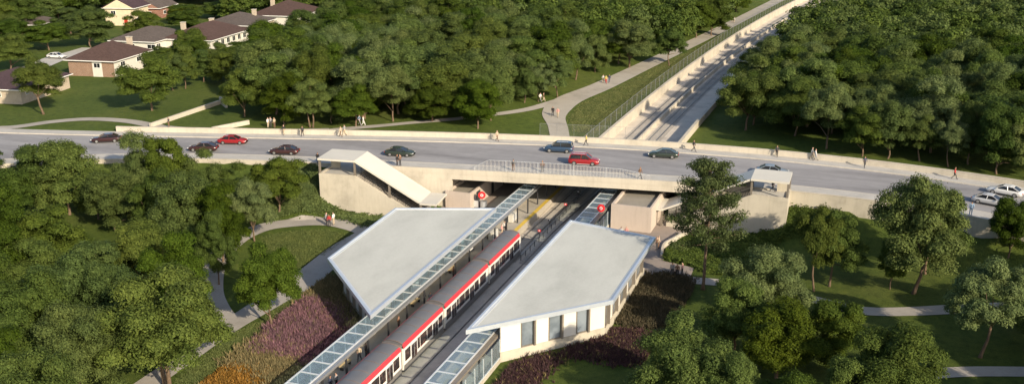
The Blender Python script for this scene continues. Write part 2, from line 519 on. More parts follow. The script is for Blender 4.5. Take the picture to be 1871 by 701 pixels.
def strip(name, left, right, z, mat, kind='structure', drape=None, thick=0.0):
    """ribbon between two plan polylines of equal length"""
    V, F = [], []
    n = len(left)
    for (a, b) in zip(left, right):
        for k in range(5):
            t = k / 4
            x, y = a[0] + (b[0] - a[0]) * t, a[1] + (b[1] - a[1]) * t
            zz = (float(zt(x, y)) + drape) if drape is not None else z
            V.append((x, y, zz))
    for i in range(n - 1):
        for k in range(4):
            a = i * 5 + k
            F.append((a, a + 1, a + 6, a + 5))
    me = bpy.data.meshes.new(name); me.from_pydata(V, [], F); me.materials.append(mat)
    import bmesh
    bm = bmesh.new(); bm.from_mesh(me); bmesh.ops.recalc_face_normals(bm, faces=bm.faces)
    if sum(f.normal.z for f in bm.faces) < 0: bmesh.ops.reverse_faces(bm, faces=bm.faces)
    bm.to_mesh(me); bm.free()
    o = link(name, me)
    return tag(o, kind=kind) if kind else o


def smooth_line(pts, n=10):
    """Catmull-Rom through plan points"""
    P = [np.array(p[:2], float) for p in pts]
    P = [2 * P[0] - P[1]] + P + [2 * P[-1] - P[-2]]
    out = []
    for i in range(1, len(P) - 2):
        for k in range(n):
            t = k / n
            a, b, c, d = P[i - 1], P[i], P[i + 1], P[i + 2]
            out.append(0.5 * (2 * b + (c - a) * t + (2 * a - 5 * b + 4 * c - d) * t * t + (3 * b - a - 3 * c + d) * t ** 3))
    out.append(P[-2])
    return [tuple(p) for p in out]


def offset_line(pts, w):
    """two polylines at +-w/2 of the line"""
    L, Rr = [], []
    for i, p in enumerate(pts):
        a, b = np.array(pts[max(i - 1, 0)]), np.array(pts[min(i + 1, len(pts) - 1)])
        d = b - a; d /= max(np.linalg.norm(d), 1e-9)
        nn = np.array([-d[1], d[0]])
        ww = w[i] if hasattr(w, '__len__') else w
        L.append(tuple(np.array(p) + nn * ww / 2)); Rr.append(tuple(np.array(p) - nn * ww / 2))
    return L, Rr


def footway(name, pix, w, mat, n=10, lift=0.07):
    pts = smooth_line([T(*p)[:2] for p in pix], n)
    if hasattr(w, '__len__'):
        xs = np.linspace(0, 1, len(w)); w = np.interp(np.linspace(0, 1, len(pts)), xs, w)
    L, Rr = offset_line(pts, w)
    return strip(name, L, Rr, 0, mat, drape=lift)


build_terrain()

# ------------------------------------------------------------------ road
XS = np.arange(-215, 76, 3.0)
SWF, SWN = 2.6, 3.3       # far and near sidewalk widths
def edge(f, off, xs=XS):
    out = []
    for x in xs:
        s = float((f(x + .5) - f(x - .5))); k = math.hypot(1, s)
        out.append((x - s / k * off, float(f(x)) + off / k))
    return out


def band(f, o0, o1, z0, z1, mat, name, xs=XS, parent=None):
    """long solid beam following a road edge between two lateral offsets"""
    a, b = edge(f, o0, xs), edge(f, o1, xs)
    secs = [[(p[0], p[1], z0), (q[0], q[1], z0), (q[0], q[1], z1), (p[0], p[1], z1)] for p, q in zip(a, b)]
    return MB().loft(secs).build(name, mat, parent)


tag(strip('road', edge(NE, SWN + 0.2), edge(FE, -SWF - 0.2), 0.0, M['asphalt']), kind='structure')
tag(band(FE, -SWF, 0.0, -0.25, 0.13, M['sidewalk'], 'sidewalk'), kind='structure')
tag(band(FE, -SWF - 0.28, -SWF, -0.25, 0.145, M['kerb'], 'kerb'), kind='structure')
tag(band(NE, 0.28, SWN, -0.25, 0.13, M['sidewalk'], 'sidewalk'), kind='structure')
tag(band(NE, SWN, SWN + 0.25, -0.25, 0.145, M['kerb'], 'kerb'), kind='structure')

# far parapet, a long low concrete wall beside the far sidewalk
PXS = np.arange(-128.0, 74, 3.0)
par = thing('parapet_wall', 'long pale concrete parapet along the far sidewalk of the road bridge', 'wall', (0, 0, 0))
band(FE, 0.0, 0.35, -0.4, 0.98, M['concrete'], 'wall_body', PXS, par)
band(FE, -0.03, 0.39, 0.98, 1.05, M['concrete'], 'coping', PXS, par)

# ------------------------------------------------------------------ road bridge
bridge = thing('road_bridge', 'pale concrete road bridge carrying cars and sidewalks over the rail tracks', 'bridge', (-42, 150, -6))
def rel(o, root):
    """keep world coordinates of a part under a moved root"""
    o.location = tuple(-c for c in root.location)
    return o
bx = np.arange(BL, BR + 0.1, 2.0)
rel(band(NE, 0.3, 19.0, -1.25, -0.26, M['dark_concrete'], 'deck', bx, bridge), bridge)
fx = np.arange(-74.0, -11.9, 1.55)
rel(band(NE, -0.02, 0.28, -0.52, 0.27, M['concrete'], 'edge_beam', fx, bridge), bridge)
rel(band(NE, 0.03, 0.28, -1.42, -0.52, M['concrete'], 'girder', fx, bridge), bridge)
def abut(x):
    return MB().box(x - 0.6, x + 0.6, float(NE(x)) + 0.3, float(FE(x)) - 0.1, -7.5, -1.26)
rel(abut(BL).build('abutment', M['pink_concrete'], bridge), bridge)
rel(abut(BR).build('abutment', M['pink_concrete'], bridge), bridge)
# solid ends of the opening between girder and ground, left and right
def endwall(x0, x1):
    mb = MB()
    xs = np.linspace(x0, x1, 6)
    secs = []
    for x in xs:
        y = float(NE(x))
        secs.append([(x, y + 0.06, -7.0), (x, y + 0.5, -7.0), (x, y + 0.5, -1.43), (x, y + 0.06, -1.43)])
    return mb.loft(secs)
rel(endwall(-74.0, -60.5).build('wing_wall', M['concrete'], bridge), bridge)
rel(endwall(-23.0, -12.0).build('wing_wall', M['concrete'], bridge), bridge)
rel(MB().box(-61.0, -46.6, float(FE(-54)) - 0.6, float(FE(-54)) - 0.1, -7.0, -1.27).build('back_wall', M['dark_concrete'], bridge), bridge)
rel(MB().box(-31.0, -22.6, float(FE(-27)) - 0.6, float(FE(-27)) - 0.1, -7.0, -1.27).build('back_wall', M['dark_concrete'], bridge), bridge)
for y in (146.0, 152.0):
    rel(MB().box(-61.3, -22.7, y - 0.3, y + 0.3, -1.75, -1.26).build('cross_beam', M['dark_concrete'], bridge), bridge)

# bridge-side screens
def screen(name, label, xs, hs, f, off, slat, mat, zb=0.27):
    t = thing(name, label, 'fence', (float(xs[0]), float(f(xs[0])) + off, zb))
    loc = t.location
    mb = MB(); pm = []
    grid = np.arange(xs[0], xs[-1] + 0.01, slat)
    for x in grid:
        h = float(np.interp(x, xs, hs)); y = float(f(x)) + off
        w = slat * 0.50
        y2 = float(f(x + w)) + off
        mb.prism([(x - loc[0], y - loc[1]), (x + w - loc[0], y2 - loc[1]), (x + w - loc[0], y2 + 0.04 - loc[1]), (x - loc[0], y + 0.04 - loc[1])], 0, h)
    mb.build('slat_panel', mat, t)
    rl = MB()
    g2 = np.linspace(xs[0], xs[-1], 40)
    for a, b in zip(g2, g2[1:]):
        rl.bar((a - loc[0], float(f(a)) + off - 0.03 - loc[1], float(np.interp(a, xs, hs)) + .02), (b - loc[0], float(f(b)) + off - 0.03 - loc[1], float(np.interp(b, xs, hs)) + .02), 0.05)
    rl.build('top_rail', M['light_metal'], t)
    for x in np.arange(xs[0], xs[-1], 5.0):
        h = float(np.interp(x, xs, hs))
        if h < 0.3: continue
        MB().bar((x - loc[0], float(f(x)) + off - 0.06 - loc[1], 0), (x - loc[0], float(f(x)) + off - 0.06 - loc[1], h), 0.05).build('post', M['light_metal'], t)
    return t
xa, xb = W(865, 312, .27)[0], W(1046, 320, .27)[0]
screen('safety_screen', 'pale vertical-slat safety screen on the near edge of the bridge', [xa, xa + 2.2, xb], [0.5, 1.75, 1.75], NE, 0.13, 0.62, M['faint_mesh'])
xc = W(1186, 330, .27)[0]
screen('safety_screen', 'thinner see-through slat screen fading towards the tall pine end of the bridge', [xb + 0.15, xb + 7.5, xc], [1.65, 1.45, .7], NE, 0.13, 0.5, M['faint_mesh'])
xd, xe = W(985, 258, 0)[0], W(1205, 268, 0)[0]
ms = thing('mesh_screen', 'thin wire mesh screen standing behind the far bridge parapet above the trench', 'fence', (xd, float(FE(xd)) + 0.5, 0))
mm, tr_ = MB(), MB()
for a, b in zip(np.linspace(xd, xe, 20)[:-1], np.linspace(xd, xe, 20)[1:]):
    lo = ms.location
    A = (a - lo[0], float(FE(a)) + .5 - lo[1]); B = (b - lo[0], float(FE(b)) + .5 - lo[1])
    mm.prism([A, B, (B[0], B[1] + 0.02), (A[0], A[1] + 0.02)], -0.3, 3.1)
    tr_.bar((A[0], A[1], 3.12), (B[0], B[1], 3.12), 0.03)
mm.build('wire_mesh', M['wire'], ms); tr_.build('top_rail', M['grey_metal'], ms)
for a in np.linspace(xd, xe, 8):
    MB().bar((a - ms.location[0], float(FE(a)) + .45 - ms.location[1], -0.3), (a - ms.location[0], float(FE(a)) + .45 - ms.location[1], 3.1), 0.03).build('post', M['grey_metal'], ms)

# low retaining walls under the near road edge
wr = thing('retaining_wall', 'grey concrete retaining wall holding up the road beyond the small stair pavilion', 'wall')
band(NE, -0.02, 0.28, -2.6, 0.18, M['wall_concrete'], 'wall_body', np.arange(-9.0, 74, 3.0), wr)
band(NE, -0.06, 0.30, 0.18, 0.27, M['concrete'], 'coping', np.arange(-9.0, 74, 3.0), wr)
wl = thing('retaining_wall', 'low concrete edge wall of the road beside the large dark green trees', 'wall')
band(NE, -0.02, 0.28, -1.6, 0.16, M['wall_concrete'], 'wall_body', np.arange(-215, -79.6, 3.0), wl)
band(NE, -0.06, 0.30, 0.16, 0.24, M['concrete'], 'coping', np.arange(-215, -79.6, 3.0), wl)

# ------------------------------------------------------------------ paths and paving
footway('lawn_path', [(-60, 236), (20, 233), (95, 223), (165, 218), (235, 222), (300, 233), (400, 240), (500, 240), (600, 238)], 2.6, M['path'])
footway('woodland_path', [(595, 240), (640, 235), (720, 228), (830, 218), (950, 203), (1012, 187), (1045, 176)], [2.6, 2.2, 1.9, 1.8, 2.2, 2.4], M['path'], lift=.085)
footway('shared_path', [(1030, 268), (1020, 235), (1013, 208), (1040, 183), (1100, 158), (1180, 120), (1260, 82), (1330, 48), (1400, 12), (1445, -10), (1520, -42), (1600, -75)], [3.4, 4.0, 5.6, 5.0, 4.6, 4.4, 4.4, 4.4, 4.4, 4.4], M['path_far'], 12, lift=.10)
footway('plaza_path', [(720, 452), (690, 430), (650, 414), (600, 405), (540, 407), (480, 416), (430, 440), (395, 480), (388, 530), (404, 568), (428, 592)], [4.6, 4.0, 3.6, 3.4, 3.2, 2.6, 2.2], M['path'])
footway('garden_path', [(668, 428), (625, 455), (585, 488), (545, 520), (470, 565), (415, 600), (330, 660), (250, 715), (170, 770)], [3.4, 4.0, 4.4, 3.6, 2.7, 2.7, 2.7], M['path'], lift=0.095)
footway('park_path', [(1262, 512), (1320, 517), (1400, 527), (1470, 543), (1520, 556), (1580, 568), (1660, 569), (1760, 564), (1900, 558)], [2.2, 2.4, 2.2, 2.4, 2.6, 2.6], M['path'])
footway('lower_park_path', [(1480, 760), (1580, 715), (1660, 690), (1740, 680), (1880, 679), (1960, 682)], 2.2, M['path'])
footway('driveway', [(30, 150), (58, 127), (85, 114), (112, 104), (140, 97), (170, 88)], 6.5, M['sidewalk'])
# paved concourse either side of the tracks
pl = MB()
pl.poly([(-62, 159, -5.97), (-51.1, 159, -5.97), (-51.1, 119, -5.97), (-60.5, 117, -5.97), (-66.5, 121, -5.97), (-64.5, 128.5, -5.97), (-62, 131, -5.97)])
tag(pl.build('concourse_paving', M['plaza']), kind='structure')
pr = MB()
e1, e2, e3 = W(1212, 476, ZP), W(1268, 489, ZP), W(1258, 517, ZP)
pr.poly([(-34.4, 159, -5.965), (-34.4, 122, -5.965), (-25.0, 116.5, -5.965), (e3[0], e3[1], -5.965), (e2[0], e2[1], -5.965), (e1[0], e1[1], -5.965), W(1213, 455, ZP) + (-5.965,), W(1245, 432, ZP) + (-5.965,), (-22, 136.5, -5.965), (-22, 159, -5.965)])
tag(pr.build('concourse_paving', M['plaza']), kind='structure')

# ------------------------------------------------------------------ track corridor
SLABZ = -7.15
def xl(Y):  # left track centre
    return -45.2 + 2.7 * sm((Y - 132) / 50) + curve(Y)
def xr(Y):
    return -41.75 + 3.6 * sm((Y - 132) / 50) + curve(Y)
def zr(Y):  # rail level
    return -7.0 + 2.7 * sm((np.asarray(Y, float) - 138) / 48)
tb = []
ysr = np.concatenate([np.arange(30, 130, 5.0), np.arange(130, 240, 3.0), np.arange(240, 640, 6.0)])
lft = [(float((-46.7 if y < 158 else -46.3) + curve(y)), y) for y in ysr]
rgt = [(float((-40.4 if y < 158 else -31.3) + curve(y)), y) for y in ysr]
mb = MB()
secs = []
for (a, b) in zip(lft, rgt):
    z = float(zr(a[1])) - 0.16
    secs.append([(a[0], a[1], z), (b[0], b[1], z)])
tbo = MB().loft(secs, closed=False, cap=False).build('trackbed', M['track_slab'])
tag(tbo, kind='structure')
# extra floor beneath the bridge on the right of the tracks
pf = MB(); pf.box(-51.2, -46.78, 30, 159, -7.4, -6.0); tag(pf.build('platform', M['platform'], bevel=0), kind='structure')
pf = MB(); pf.box(-40.32, -34.3, 30, 159, -7.4, -6.0); tag(pf.build('platform', M['platform'], bevel=0), kind='structure')

def railway(name, label, fx, y0, y1):
    t = thing(name, label, 'rail track', (float(fx(y0)), y0, float(zr(y0))))
    lo = t.location
    ys = np.arange(y0, y1 + 1, 3.0)
    for sgn in (-1, 1):
        secs = []
        for y in ys:
            x = float(fx(y)) + sgn * 0.75 - lo[0]; z = float(zr(y)) - lo[2]
            secs.append([(x - 0.06, y - lo[1], z - .14), (x + 0.06, y - lo[1], z - .14), (x + 0.045, y - lo[1], z), (x - 0.045, y - lo[1], z)])
        MB().loft(secs).build('rail', M['rail'], t)
    mb = MB()
    for y in np.arange(121, min(y1, 330), 0.75):
        x = float(fx(y)) - lo[0]; z = float(zr(y)) - lo[2]
        mb.box(x - 1.25, x + 1.25, y - lo[1] - .12, y - lo[1] + .12, z - .19, z - .10)
    s = mb.build('sleeper', M['sleeper'], t); s['kind'] = 'stuff'
    return t
railway('rail_track', 'rail track under the red and white train, nearer the wide roof with four straight sides', xl, 40, 520)
railway('rail_track', 'empty rail track next to the platform of the roof whose wall has tall windows', xr, 40, 520)
# ballast strips under the rails beyond the station
for fx, nm in ((xl, 'ballast'), (xr, 'ballast')):
    ys = np.arange(121, 521, 4.0)
    secs = [[(float(fx(y)) - 1.5, y, float(zr(y)) - .145), (float(fx(y)) + 1.5, y, float(zr(y)) - .145)] for y in ys]
    o = MB().loft(secs, closed=False, cap=False).build(nm, M['ballast']); tag(o, kind='structure')

# trench walls beyond the bridge
def along(name, label, cat, off, y0, y1, w, z0, z1, mat, cop=True, step=4.0):
    t = thing(name, label, cat, (off, y0, 0))
    lo = t.location
    ys = np.arange(y0, y1, step)
    def body(a, b, p, q, nm):
        secs = []
        for y in ys:
            x = off + float(curve(y)) - lo[0]
            secs.append([(x + a, y - lo[1], p), (x + b, y - lo[1], p), (x + b, y - lo[1], q), (x + a, y - lo[1], q)])
        return MB().loft(secs).build(nm, mat, t)
    body(0, w, z0, z1, 'wall_body')
    if cop: body(-0.05, w + 0.05, z1, z1 + 0.12, 'coping')
    return t
along('trench_wall', 'sunlit pale concrete trench wall below the chain-link fence and grass slope', 'wall', -46.4, 157, 560, 0.5, -7.3, -2.32, M['concrete'])
along('trench_wall', 'shaded concrete trench wall along the dense woodland side of the tracks', 'wall', -31.7, 157, 560, 0.5, -7.3, -2.3, M['concrete'])
along('divider_wall', 'low concrete divider wall between the two rail tracks beyond the bridge', 'wall', -40.55, 160, 520, 0.35, -7.0, -3.5, M['concrete'], False)

# chain-link fence above the sunlit trench wall
cf = thing('chain_link_fence', 'long grey chain-link fence with thin posts on top of the sunlit trench wall', 'fence', (-46.9, 164, -2.4))
mb, tp = MB(), MB()
lo = cf.location
ys = np.arange(164, 420, 4.0)
for a, b in zip(ys, ys[1:]):
    xa_, xb_ = -46.9 + float(curve(a)) - lo[0], -46.9 + float(curve(b)) - lo[0]
    mb.prism([(xa_, a - lo[1]), (xb_, b - lo[1]), (xb_ + .02, b - lo[1]), (xa_ + .02, a - lo[1])], -0.2, 2.3)
    tp.bar((xa_, a - lo[1], 2.32), (xb_, b - lo[1], 2.32), 0.04)
mb.build('chain_link', M['fence_mesh'], cf); tp.build('top_rail', M['grey_metal'], cf)
for y in np.arange(164, 420, 4.2):
    x = -46.9 + float(curve(y)) - lo[0]
    MB().bar((x, y - lo[1], -0.3), (x, y - lo[1], 2.45), 0.07).build('post', M['grey_metal'], cf)

# fence between the tracks in the station, with marker boards
itf = thing('track_fence', 'low grey metal fence between the two tracks ahead of the train', 'fence', (-43.25, 122, -7.16))
mb = MB(); mb.box(-.02, .02, 0, 34, 0.1, 0.85); mb.build('mesh_panel', M['fence_mesh'], itf)
MB().box(-.05, .05, 0, 34, 0.86, 0.94).build('top_rail', M['grey_metal'], itf)
for i in range(18):
    MB().box(-.04, .04, i * 2 - .04, i * 2 + .04, 0, 0.9).build('post', M['dark_metal'], itf)
for i, (px, py, lab) in enumerate([(1039, 358, 'dark marker post between the tracks just in front of the bridge'), (1029, 383, 'small red and white marker board between the tracks, second from the bridge'),
                                   (998, 412, 'small dark and red marker board between the tracks, third from the bridge'), (985, 432, 'dark red-edged marker board between the tracks beside the nose of the train')]):
    X, Y = W(px, py, -6.4)
    t = thing('track_marker', lab, 'sign', (-43.25, Y, -6.3), 0, 'marker boards between the tracks')
    MB().box(-.05, .05, -.05, .05, -.2, 1.0).build('post', M['dark_metal'], t)
    MB().box(-.24, .24, -.07, -.05 - .006, .70, 1.04).build('board', M['sign_red'] if i in (1, 3) else M['dark_metal'], t)
    MB().box(-.10, .10, -.085, -.071, .80, .95).build('symbol', M['white'], t)

# tactile edges
te = MB(); te.box(-47.45, -46.85, 60, 158, -5.998, -5.985); tag(te.build('tactile_edge', M['tactile']), kind='structure')
te = MB()
for i in range(100):
    te.box(-40.25, -39.75, 60 + i, 60.5 + i, -5.998, -5.985)
tag(te.build('tactile_edge', M['tactile_dull']), kind='structure')
# ------------------------------------------------------------------ station buildings
def inset(poly, d):
    """inset a convex plan polygon by d (number or one distance per edge)"""
    k = len(poly)
    a = sum(poly[i][0] * poly[(i + 1) % k][1] - poly[(i + 1) % k][0] * poly[i][1] for i in range(k))
    sg = 1 if a > 0 else -1
    d = d if hasattr(d, '__len__') else [d] * k
    lines = []
    for i in range(k):
        p, q = np.array(poly[i]), np.array(poly[(i + 1) % k])
        e = (q - p) / np.linalg.norm(q - p)
        nn = np.array([-e[1], e[0]]) * sg
        lines.append((p + nn * d[i], e))
    out = []
    for i in range(k):
        (p, e), (q, f) = lines[i - 1], lines[i]
        A = np.array([[e[0], -f[0]], [e[1], -f[1]]])
        t = np.linalg.solve(A, q - p)
        out.append(tuple(p + e * t[0]))
    return out


def flat_roof(t, poly, z, th=0.42, lip=0.28, par=None):
    par = par or t
    lo = t.location
    P = [(p[0] - lo[0], p[1] - lo[1]) for p in poly]
    inn = inset(P, lip)
    zz = z - lo[2]
    r = MB().prism(inset(P, 0.05), zz - th, zz - 0.10).build('roof', [M['membrane']], par)
    k = len(P)
    mb = MB()
    for i in range(k):
        j = (i + 1) % k
        mb.prism([P[i], P[j], inn[j], inn[i]], zz - th - .02, zz + 0.06)
    rim = mb.build('roof_edge', M['edge_metal'], r)
    inn2 = inset(P, lip + .012); inn3 = inset(P, lip + 0.3)
    mb = MB()
    for i in range(k):
        j = (i + 1) % k
        mb.prism([inn2[i], inn2[j], inn3[j], inn3[i]], zz - 0.099, zz - 0.06)
    mb.build('flashing', M['light_metal'], r)
    return r


def wall_run(t, a, b, z0, z1, mods, th=0.25, plinth=None):
    """wall from a to b (world plan) of modules (kind, share); outward side is to the right of a->b"""
    lo = t.location
    a, b = np.array(a), np.array(b)
    L = np.linalg.norm(b - a); e = (b - a) / L; nrm = np.array([e[1], -e[0]])
    def quad(s0, s1, o0, o1):
        pts = [a + e * s0 + nrm * o0, a + e * s1 + nrm * o0, a + e * s1 + nrm * o1, a + e * s0 + nrm * o1]
        return [(p[0] - lo[0], p[1] - lo[1]) for p in pts]
    tot = sum(m[1] for m in mods); s = 0
    for kind, w in mods:
        w = w / tot * L
        if kind == 'panel':
            MB().prism(quad(s + .03, s + w - .03, -th, 0), z0 - lo[2], z1 - lo[2]).build('wall_panel', M['white_panel'], t)
        elif kind == 'glass':
            f = MB()
            f.prism(quad(s, s + .09, -th, .05), z0 - lo[2], z1 - lo[2]); f.prism(quad(s + w - .22, s + w, -th, .30), z0 - lo[2], z1 - lo[2])
            f.prism(quad(s + .09, s + w - .22, -.2, .04), z1 - .14 - lo[2], z1 - lo[2]); f.prism(quad(s + .09, s + w - .22, -.2, .04), z0 - lo[2], z0 + .1 - lo[2])
            wn = f.build('window', M['brown_metal'], t)
            MB().prism(quad(s + .09, s + w - .22, -.16, -.12), z0 + .1 - lo[2], z1 - .14 - lo[2]).build('pane', M['window'], wn)
        s += w
    if plinth:
        MB().prism(quad(-0.1, L + .1, -th - .15, .12), plinth - lo[2], z0 - lo[2] - .005).build('plinth', M['wall_concrete'], t)


ZR = -1.0
LR = [(-47.9, 86.4), (-48.15, 125.3), (-61.9, 120.4), (-60.95, 99.7)]
ls = thing('station_building', 'station building under the wide pale flat roof beside the purple flower bed', 'station', (-55, 106, ZP))
flat_roof(ls, LR, ZR)
Lw = inset(LR, [2.75, 1.4, 1.7, 1.7])   # edges: platform side, far, outer, flower-bed side
wall_run(ls, Lw[2], Lw[3], ZP + .5, ZR - .45, [('panel', 1), ('glass', 1.4)] * 6 + [('panel', 1)], plinth=ZP - .6)
wall_run(ls, Lw[3], Lw[0], ZP + .5, ZR - .45, [('panel', 1), ('glass', .9)] * 4 + [('panel', .9)], plinth=ZP - .6)
wall_run(ls, Lw[1], Lw[2], ZP + .1, ZR - .45, [('panel', 1), ('glass', 1.2)] * 3 + [('panel', 1)], plinth=ZP - .6)
wall_run(ls, Lw[0], Lw[1], ZP + .1, ZR - .45, [('glass', 1.6), ('panel', 1.3), ('glass', 1.6)] * 4, plinth=ZP - .05)

RR = [(-36.8, 86.6), (-24.2, 99.5), (-24.1, 121.2), (-36.75, 124.0)]
rs = thing('station_building', 'station building whose pointed pale roof rises over a white wall with tall windows', 'station', (-30, 106, ZP))
flat_roof(rs, RR, ZR)
a0, a1, a2, a3 = (-34.35, 90.35), (-25.35, 100.35), (-25.25, 119.6), (-34.35, 122.2)
wall_run(rs, a0, a1, ZP + 1.15, ZR - .45, [('panel', 1.45), ('glass', 1), ('panel', 1.0), ('glass', 1), ('panel', 1.05), ('glass', .95), ('panel', 1.25)], plinth=ZP - .7)
wall_run(rs, a1, a2, ZP + 1.15, ZR - .45, [('glass', .9), ('panel', 1.6), ('glass', 1.2), ('panel', 1.4), ('glass', 1.6), ('panel', 1.4), ('glass', 2), ('panel', 1.2), ('glass', 2), ('panel', 1)], plinth=ZP - .7)
wall_run(rs, a2, a3, ZP + .1, ZR - .45, [('panel', 1), ('glass', 1.6), ('panel', 1), ('glass', 1.6), ('panel', 1)], plinth=ZP - .1)
wall_run(rs, a3, (a0[0], a0[1] + 1.0), ZP + .1, ZR - .45, [('glass', 1.6), ('panel', 1.3), ('glass', 1.6)] * 4, plinth=ZP - .05)


# ------------------------------------------------------------------ platform canopies
def canopy(label, x0, x1, gx0, gx1, z, y0, y1, post_x, wall_x, tan):
    t = thing('platform_canopy', label, 'canopy', ((x0 + x1) / 2, (y0 + y1) / 2, ZP))
    lo = t.location
    def bx(mb, a, b, c, d, e, f): return mb.box(a - lo[0], b - lo[0], c - lo[1], d - lo[1], e - lo[2], f - lo[2])
    fr = MB()
    bx(fr, x0, x0 + .14, y0, y1, z - .06, z + .08); bx(fr, x1 - .14, x1, y0, y1, z - .06, z + .08)
    for y in np.arange(y0, y1, 2.4):
        bx(fr, x0 + .14, x1 - .14, y, y + .16, z - .05, z + .075)
    fr.build('frame', M['light_metal'], t)
    gl = MB()
    for y in np.arange(y0, y1 - 2.4, 2.4):
        bx(gl, x0 + .14, x1 - .14, y + .16, y + 2.4, z - .012, z + .012)
    gl.build('roof_glass', M['canopy_glass'], t)
    g = MB(); bx(g, gx0, gx1, y0, y1, z - .32, z - .02)
    g.build('gutter_beam', M['grey_metal'] if not tan else M['brown_metal'], t)
    for y in np.arange(y0 + .1, y1, 4.8):
        p = MB(); bx(p, post_x - .09, post_x + .09, y, y + .18, ZP, z - .33); p.build('post', M['dark_metal'], t)
    if tan:
        tp = MB()
        for y in np.arange(y0, y1 - 2.4, 2.4):
            bx(tp, x1 - .85, x1 - .2, y + .35, y + 1.7, z - .20, z - .15)
        tp.build('soffit_panel', M['tan_panel'], t)
    wg = MB(); bx(wg, wall_x - .02, wall_x + .02, y0, y1, ZP + .55, z - .35)
    wg.build('screen_glass', M['clear_glass'], t)
    wm = MB()
    for y in np.arange(y0, y1, 2.4):
        bx(wm, wall_x - .05, wall_x + .05, y - .04, y + .04, ZP + .55, z - .34)
    bx(wm, wall_x - .06, wall_x + .06, y0, y1, ZP + .42, ZP + .55)
    wm.build('screen_frame', M['light_metal'], t)
    base = MB(); bx(base, wall_x - .16, wall_x + .16, y0, y1, ZP - .9, ZP + .42)
    base.build('base_wall', M['wall_concrete'], t)
    return t
canopy('long glass platform canopy beside the wide flat roof and the purple flower bed', -50.5, -48.15, -48.13, -47.75, -3.0, 52, 163, -48.0, -50.75, False)
canopy('long glass platform canopy with tan panels running under the pointed station roof', -37.7, -35.3, -35.28, -34.75, -3.0, 52, 163, -35.0, -34.45, True)

# white information panels and benches on the left platform
for i, (px, py, lab) in enumerate([(772, 170 + 350 - 90, 'white glazed panel on the platform, nearest the bridge end of the roof edge'), (760, 470, 'white glazed platform panel under the canopy beside the wide roof'), (700, 520, 'white glazed platform panel below the middle of the wide roof edge')]):
    X, Y = W(px, py, -4.5)
    t = thing('information_panel', lab, 'panel', (-50.0, Y, ZP), 0, 'panels on the platform')
    MB().box(-.05, .05, -1.0, 1.0, .3, 2.3).build('panel_face', M['white'], t)
    for s in (-.9, .9): MB().box(-.07, .07, s - .05, s + .05, 0, 2.4).build('leg', M['grey_metal'], t)
for i, Y in enumerate((83.5, 101.0, 112.5, 126.5)):
    t = thing('platform_bench', ['grey platform bench beside the train roof closest to the flower bed', 'grey platform bench next to the middle of the train', 'grey platform bench near the front half of the train', 'grey platform bench just ahead of the nose of the train'][i], 'bench', (-49.6, Y, ZP), 0, 'benches on the platform')
    MB().box(-.25, .25, -1, 1, .42, .48).build('seat', M['tan_panel'], t)
    MB().box(-.30, -.25, -1, 1, .5, .9).build('backrest', M['grey_metal'], t)
    for s in (-.8, .8): MB().box(-.2, .2, s - .04, s + .04, 0, .42).build('leg', M['dark_metal'], t)
for i, (px, py, lab) in enumerate([(935, 396, 'pale service cabinet on the platform between train nose and bridge'), (915, 430, 'pale service cabinet on the platform beside the nose of the train')]):
    X, Y = W(px, py, -5.4)
    t = thing('service_cabinet', lab, 'cabinet', (-49.0, Y, ZP), 0, 'cabinets on the platform')
    MB().box(-.35, .35, -1.1, 1.1, .08, 1.25).build('cabinet_body', M['stair_roof'], t)
    MB().box(.352, .37, -.9, .9, .2, 1.15).build('door', M['light_metal'], t)

# ------------------------------------------------------------------ concourse blocks under the bridge ends
def block(label, x0, x1, y0, y1, z1, mat, door=None):
    t = thing('concourse_block', label, 'building', ((x0 + x1) / 2, y0, ZP))
    lo = t.location
    def bx(mb, a, b, c, d, e, f): return mb.box(a - lo[0], b - lo[0], c - lo[1], d - lo[1], e - lo[2], f - lo[2])
    m = MB()
    bx(m, x0, x1, y0, y1, ZP - .8, z1 - .55); m.build('wall', mat, t)
    m = MB()
    bx(m, x0, x1, y0, y0 + .3, z1 - .55, z1); bx(m, x0, x0 + .3, y0 + .3, y1, z1 - .55, z1); bx(m, x1 - .3, x1, y0 + .3, y1, z1 - .55, z1)
    m.build('roof_parapet', mat, t)
    m = MB(); bx(m, x0 + .32, x1 - .32, y0 + .32, y1, z1 - .548, z1 - .50); m.build('roof', M['block_roof'], t)
    if door:
        for (y, w, h) in door[1]:
            x = x1 if door[0] > 0 else x0
            m = MB(); bx(m, x - .02 if door[0] > 0 else x - .05, x + .05 if door[0] > 0 else x + .02, y, y + w, ZP, ZP + h)
            m.build('door', M['dark_metal'], t)
    return t
block('pinkish concrete block with a sunken flat roof beside the red ring sign by the stair', -61.3, -57.0, 136.8, 156, -3.2, M['pink_concrete'], (1, [(139.3, 1.6, 2.3), (146.0, 1.0, 2.5), (151.5, 1.8, 1.6)]))
block('pinkish concrete block with a sunken flat roof near the white seated pair', -34.0, -27.9, 136.2, 156, -2.1, M['pink_concrete'])
# lit side wall of the block roof edge
for nm, (px, py), lab in (('utility_cabinet', (872, 378), 'grey utility cabinet at the foot of the red ring sign beside the block'), ('utility_cabinet', (884, 380), 'small grey utility cabinet between the red ring sign and the platform canopy')):
    X, Y = W(px, py, ZP)
    t = thing(nm, lab, 'cabinet', (X, Y, ZP), 0, 'utility cabinets')
    MB().box(-.45, .45, -.35, .35, 0, 1.25).build('cabinet_body', M['grey_metal'], t, bevel=.03)
    MB().box(-.38, .38, -.37, -.352, .12, 1.15).build('door', M['light_metal'], t)

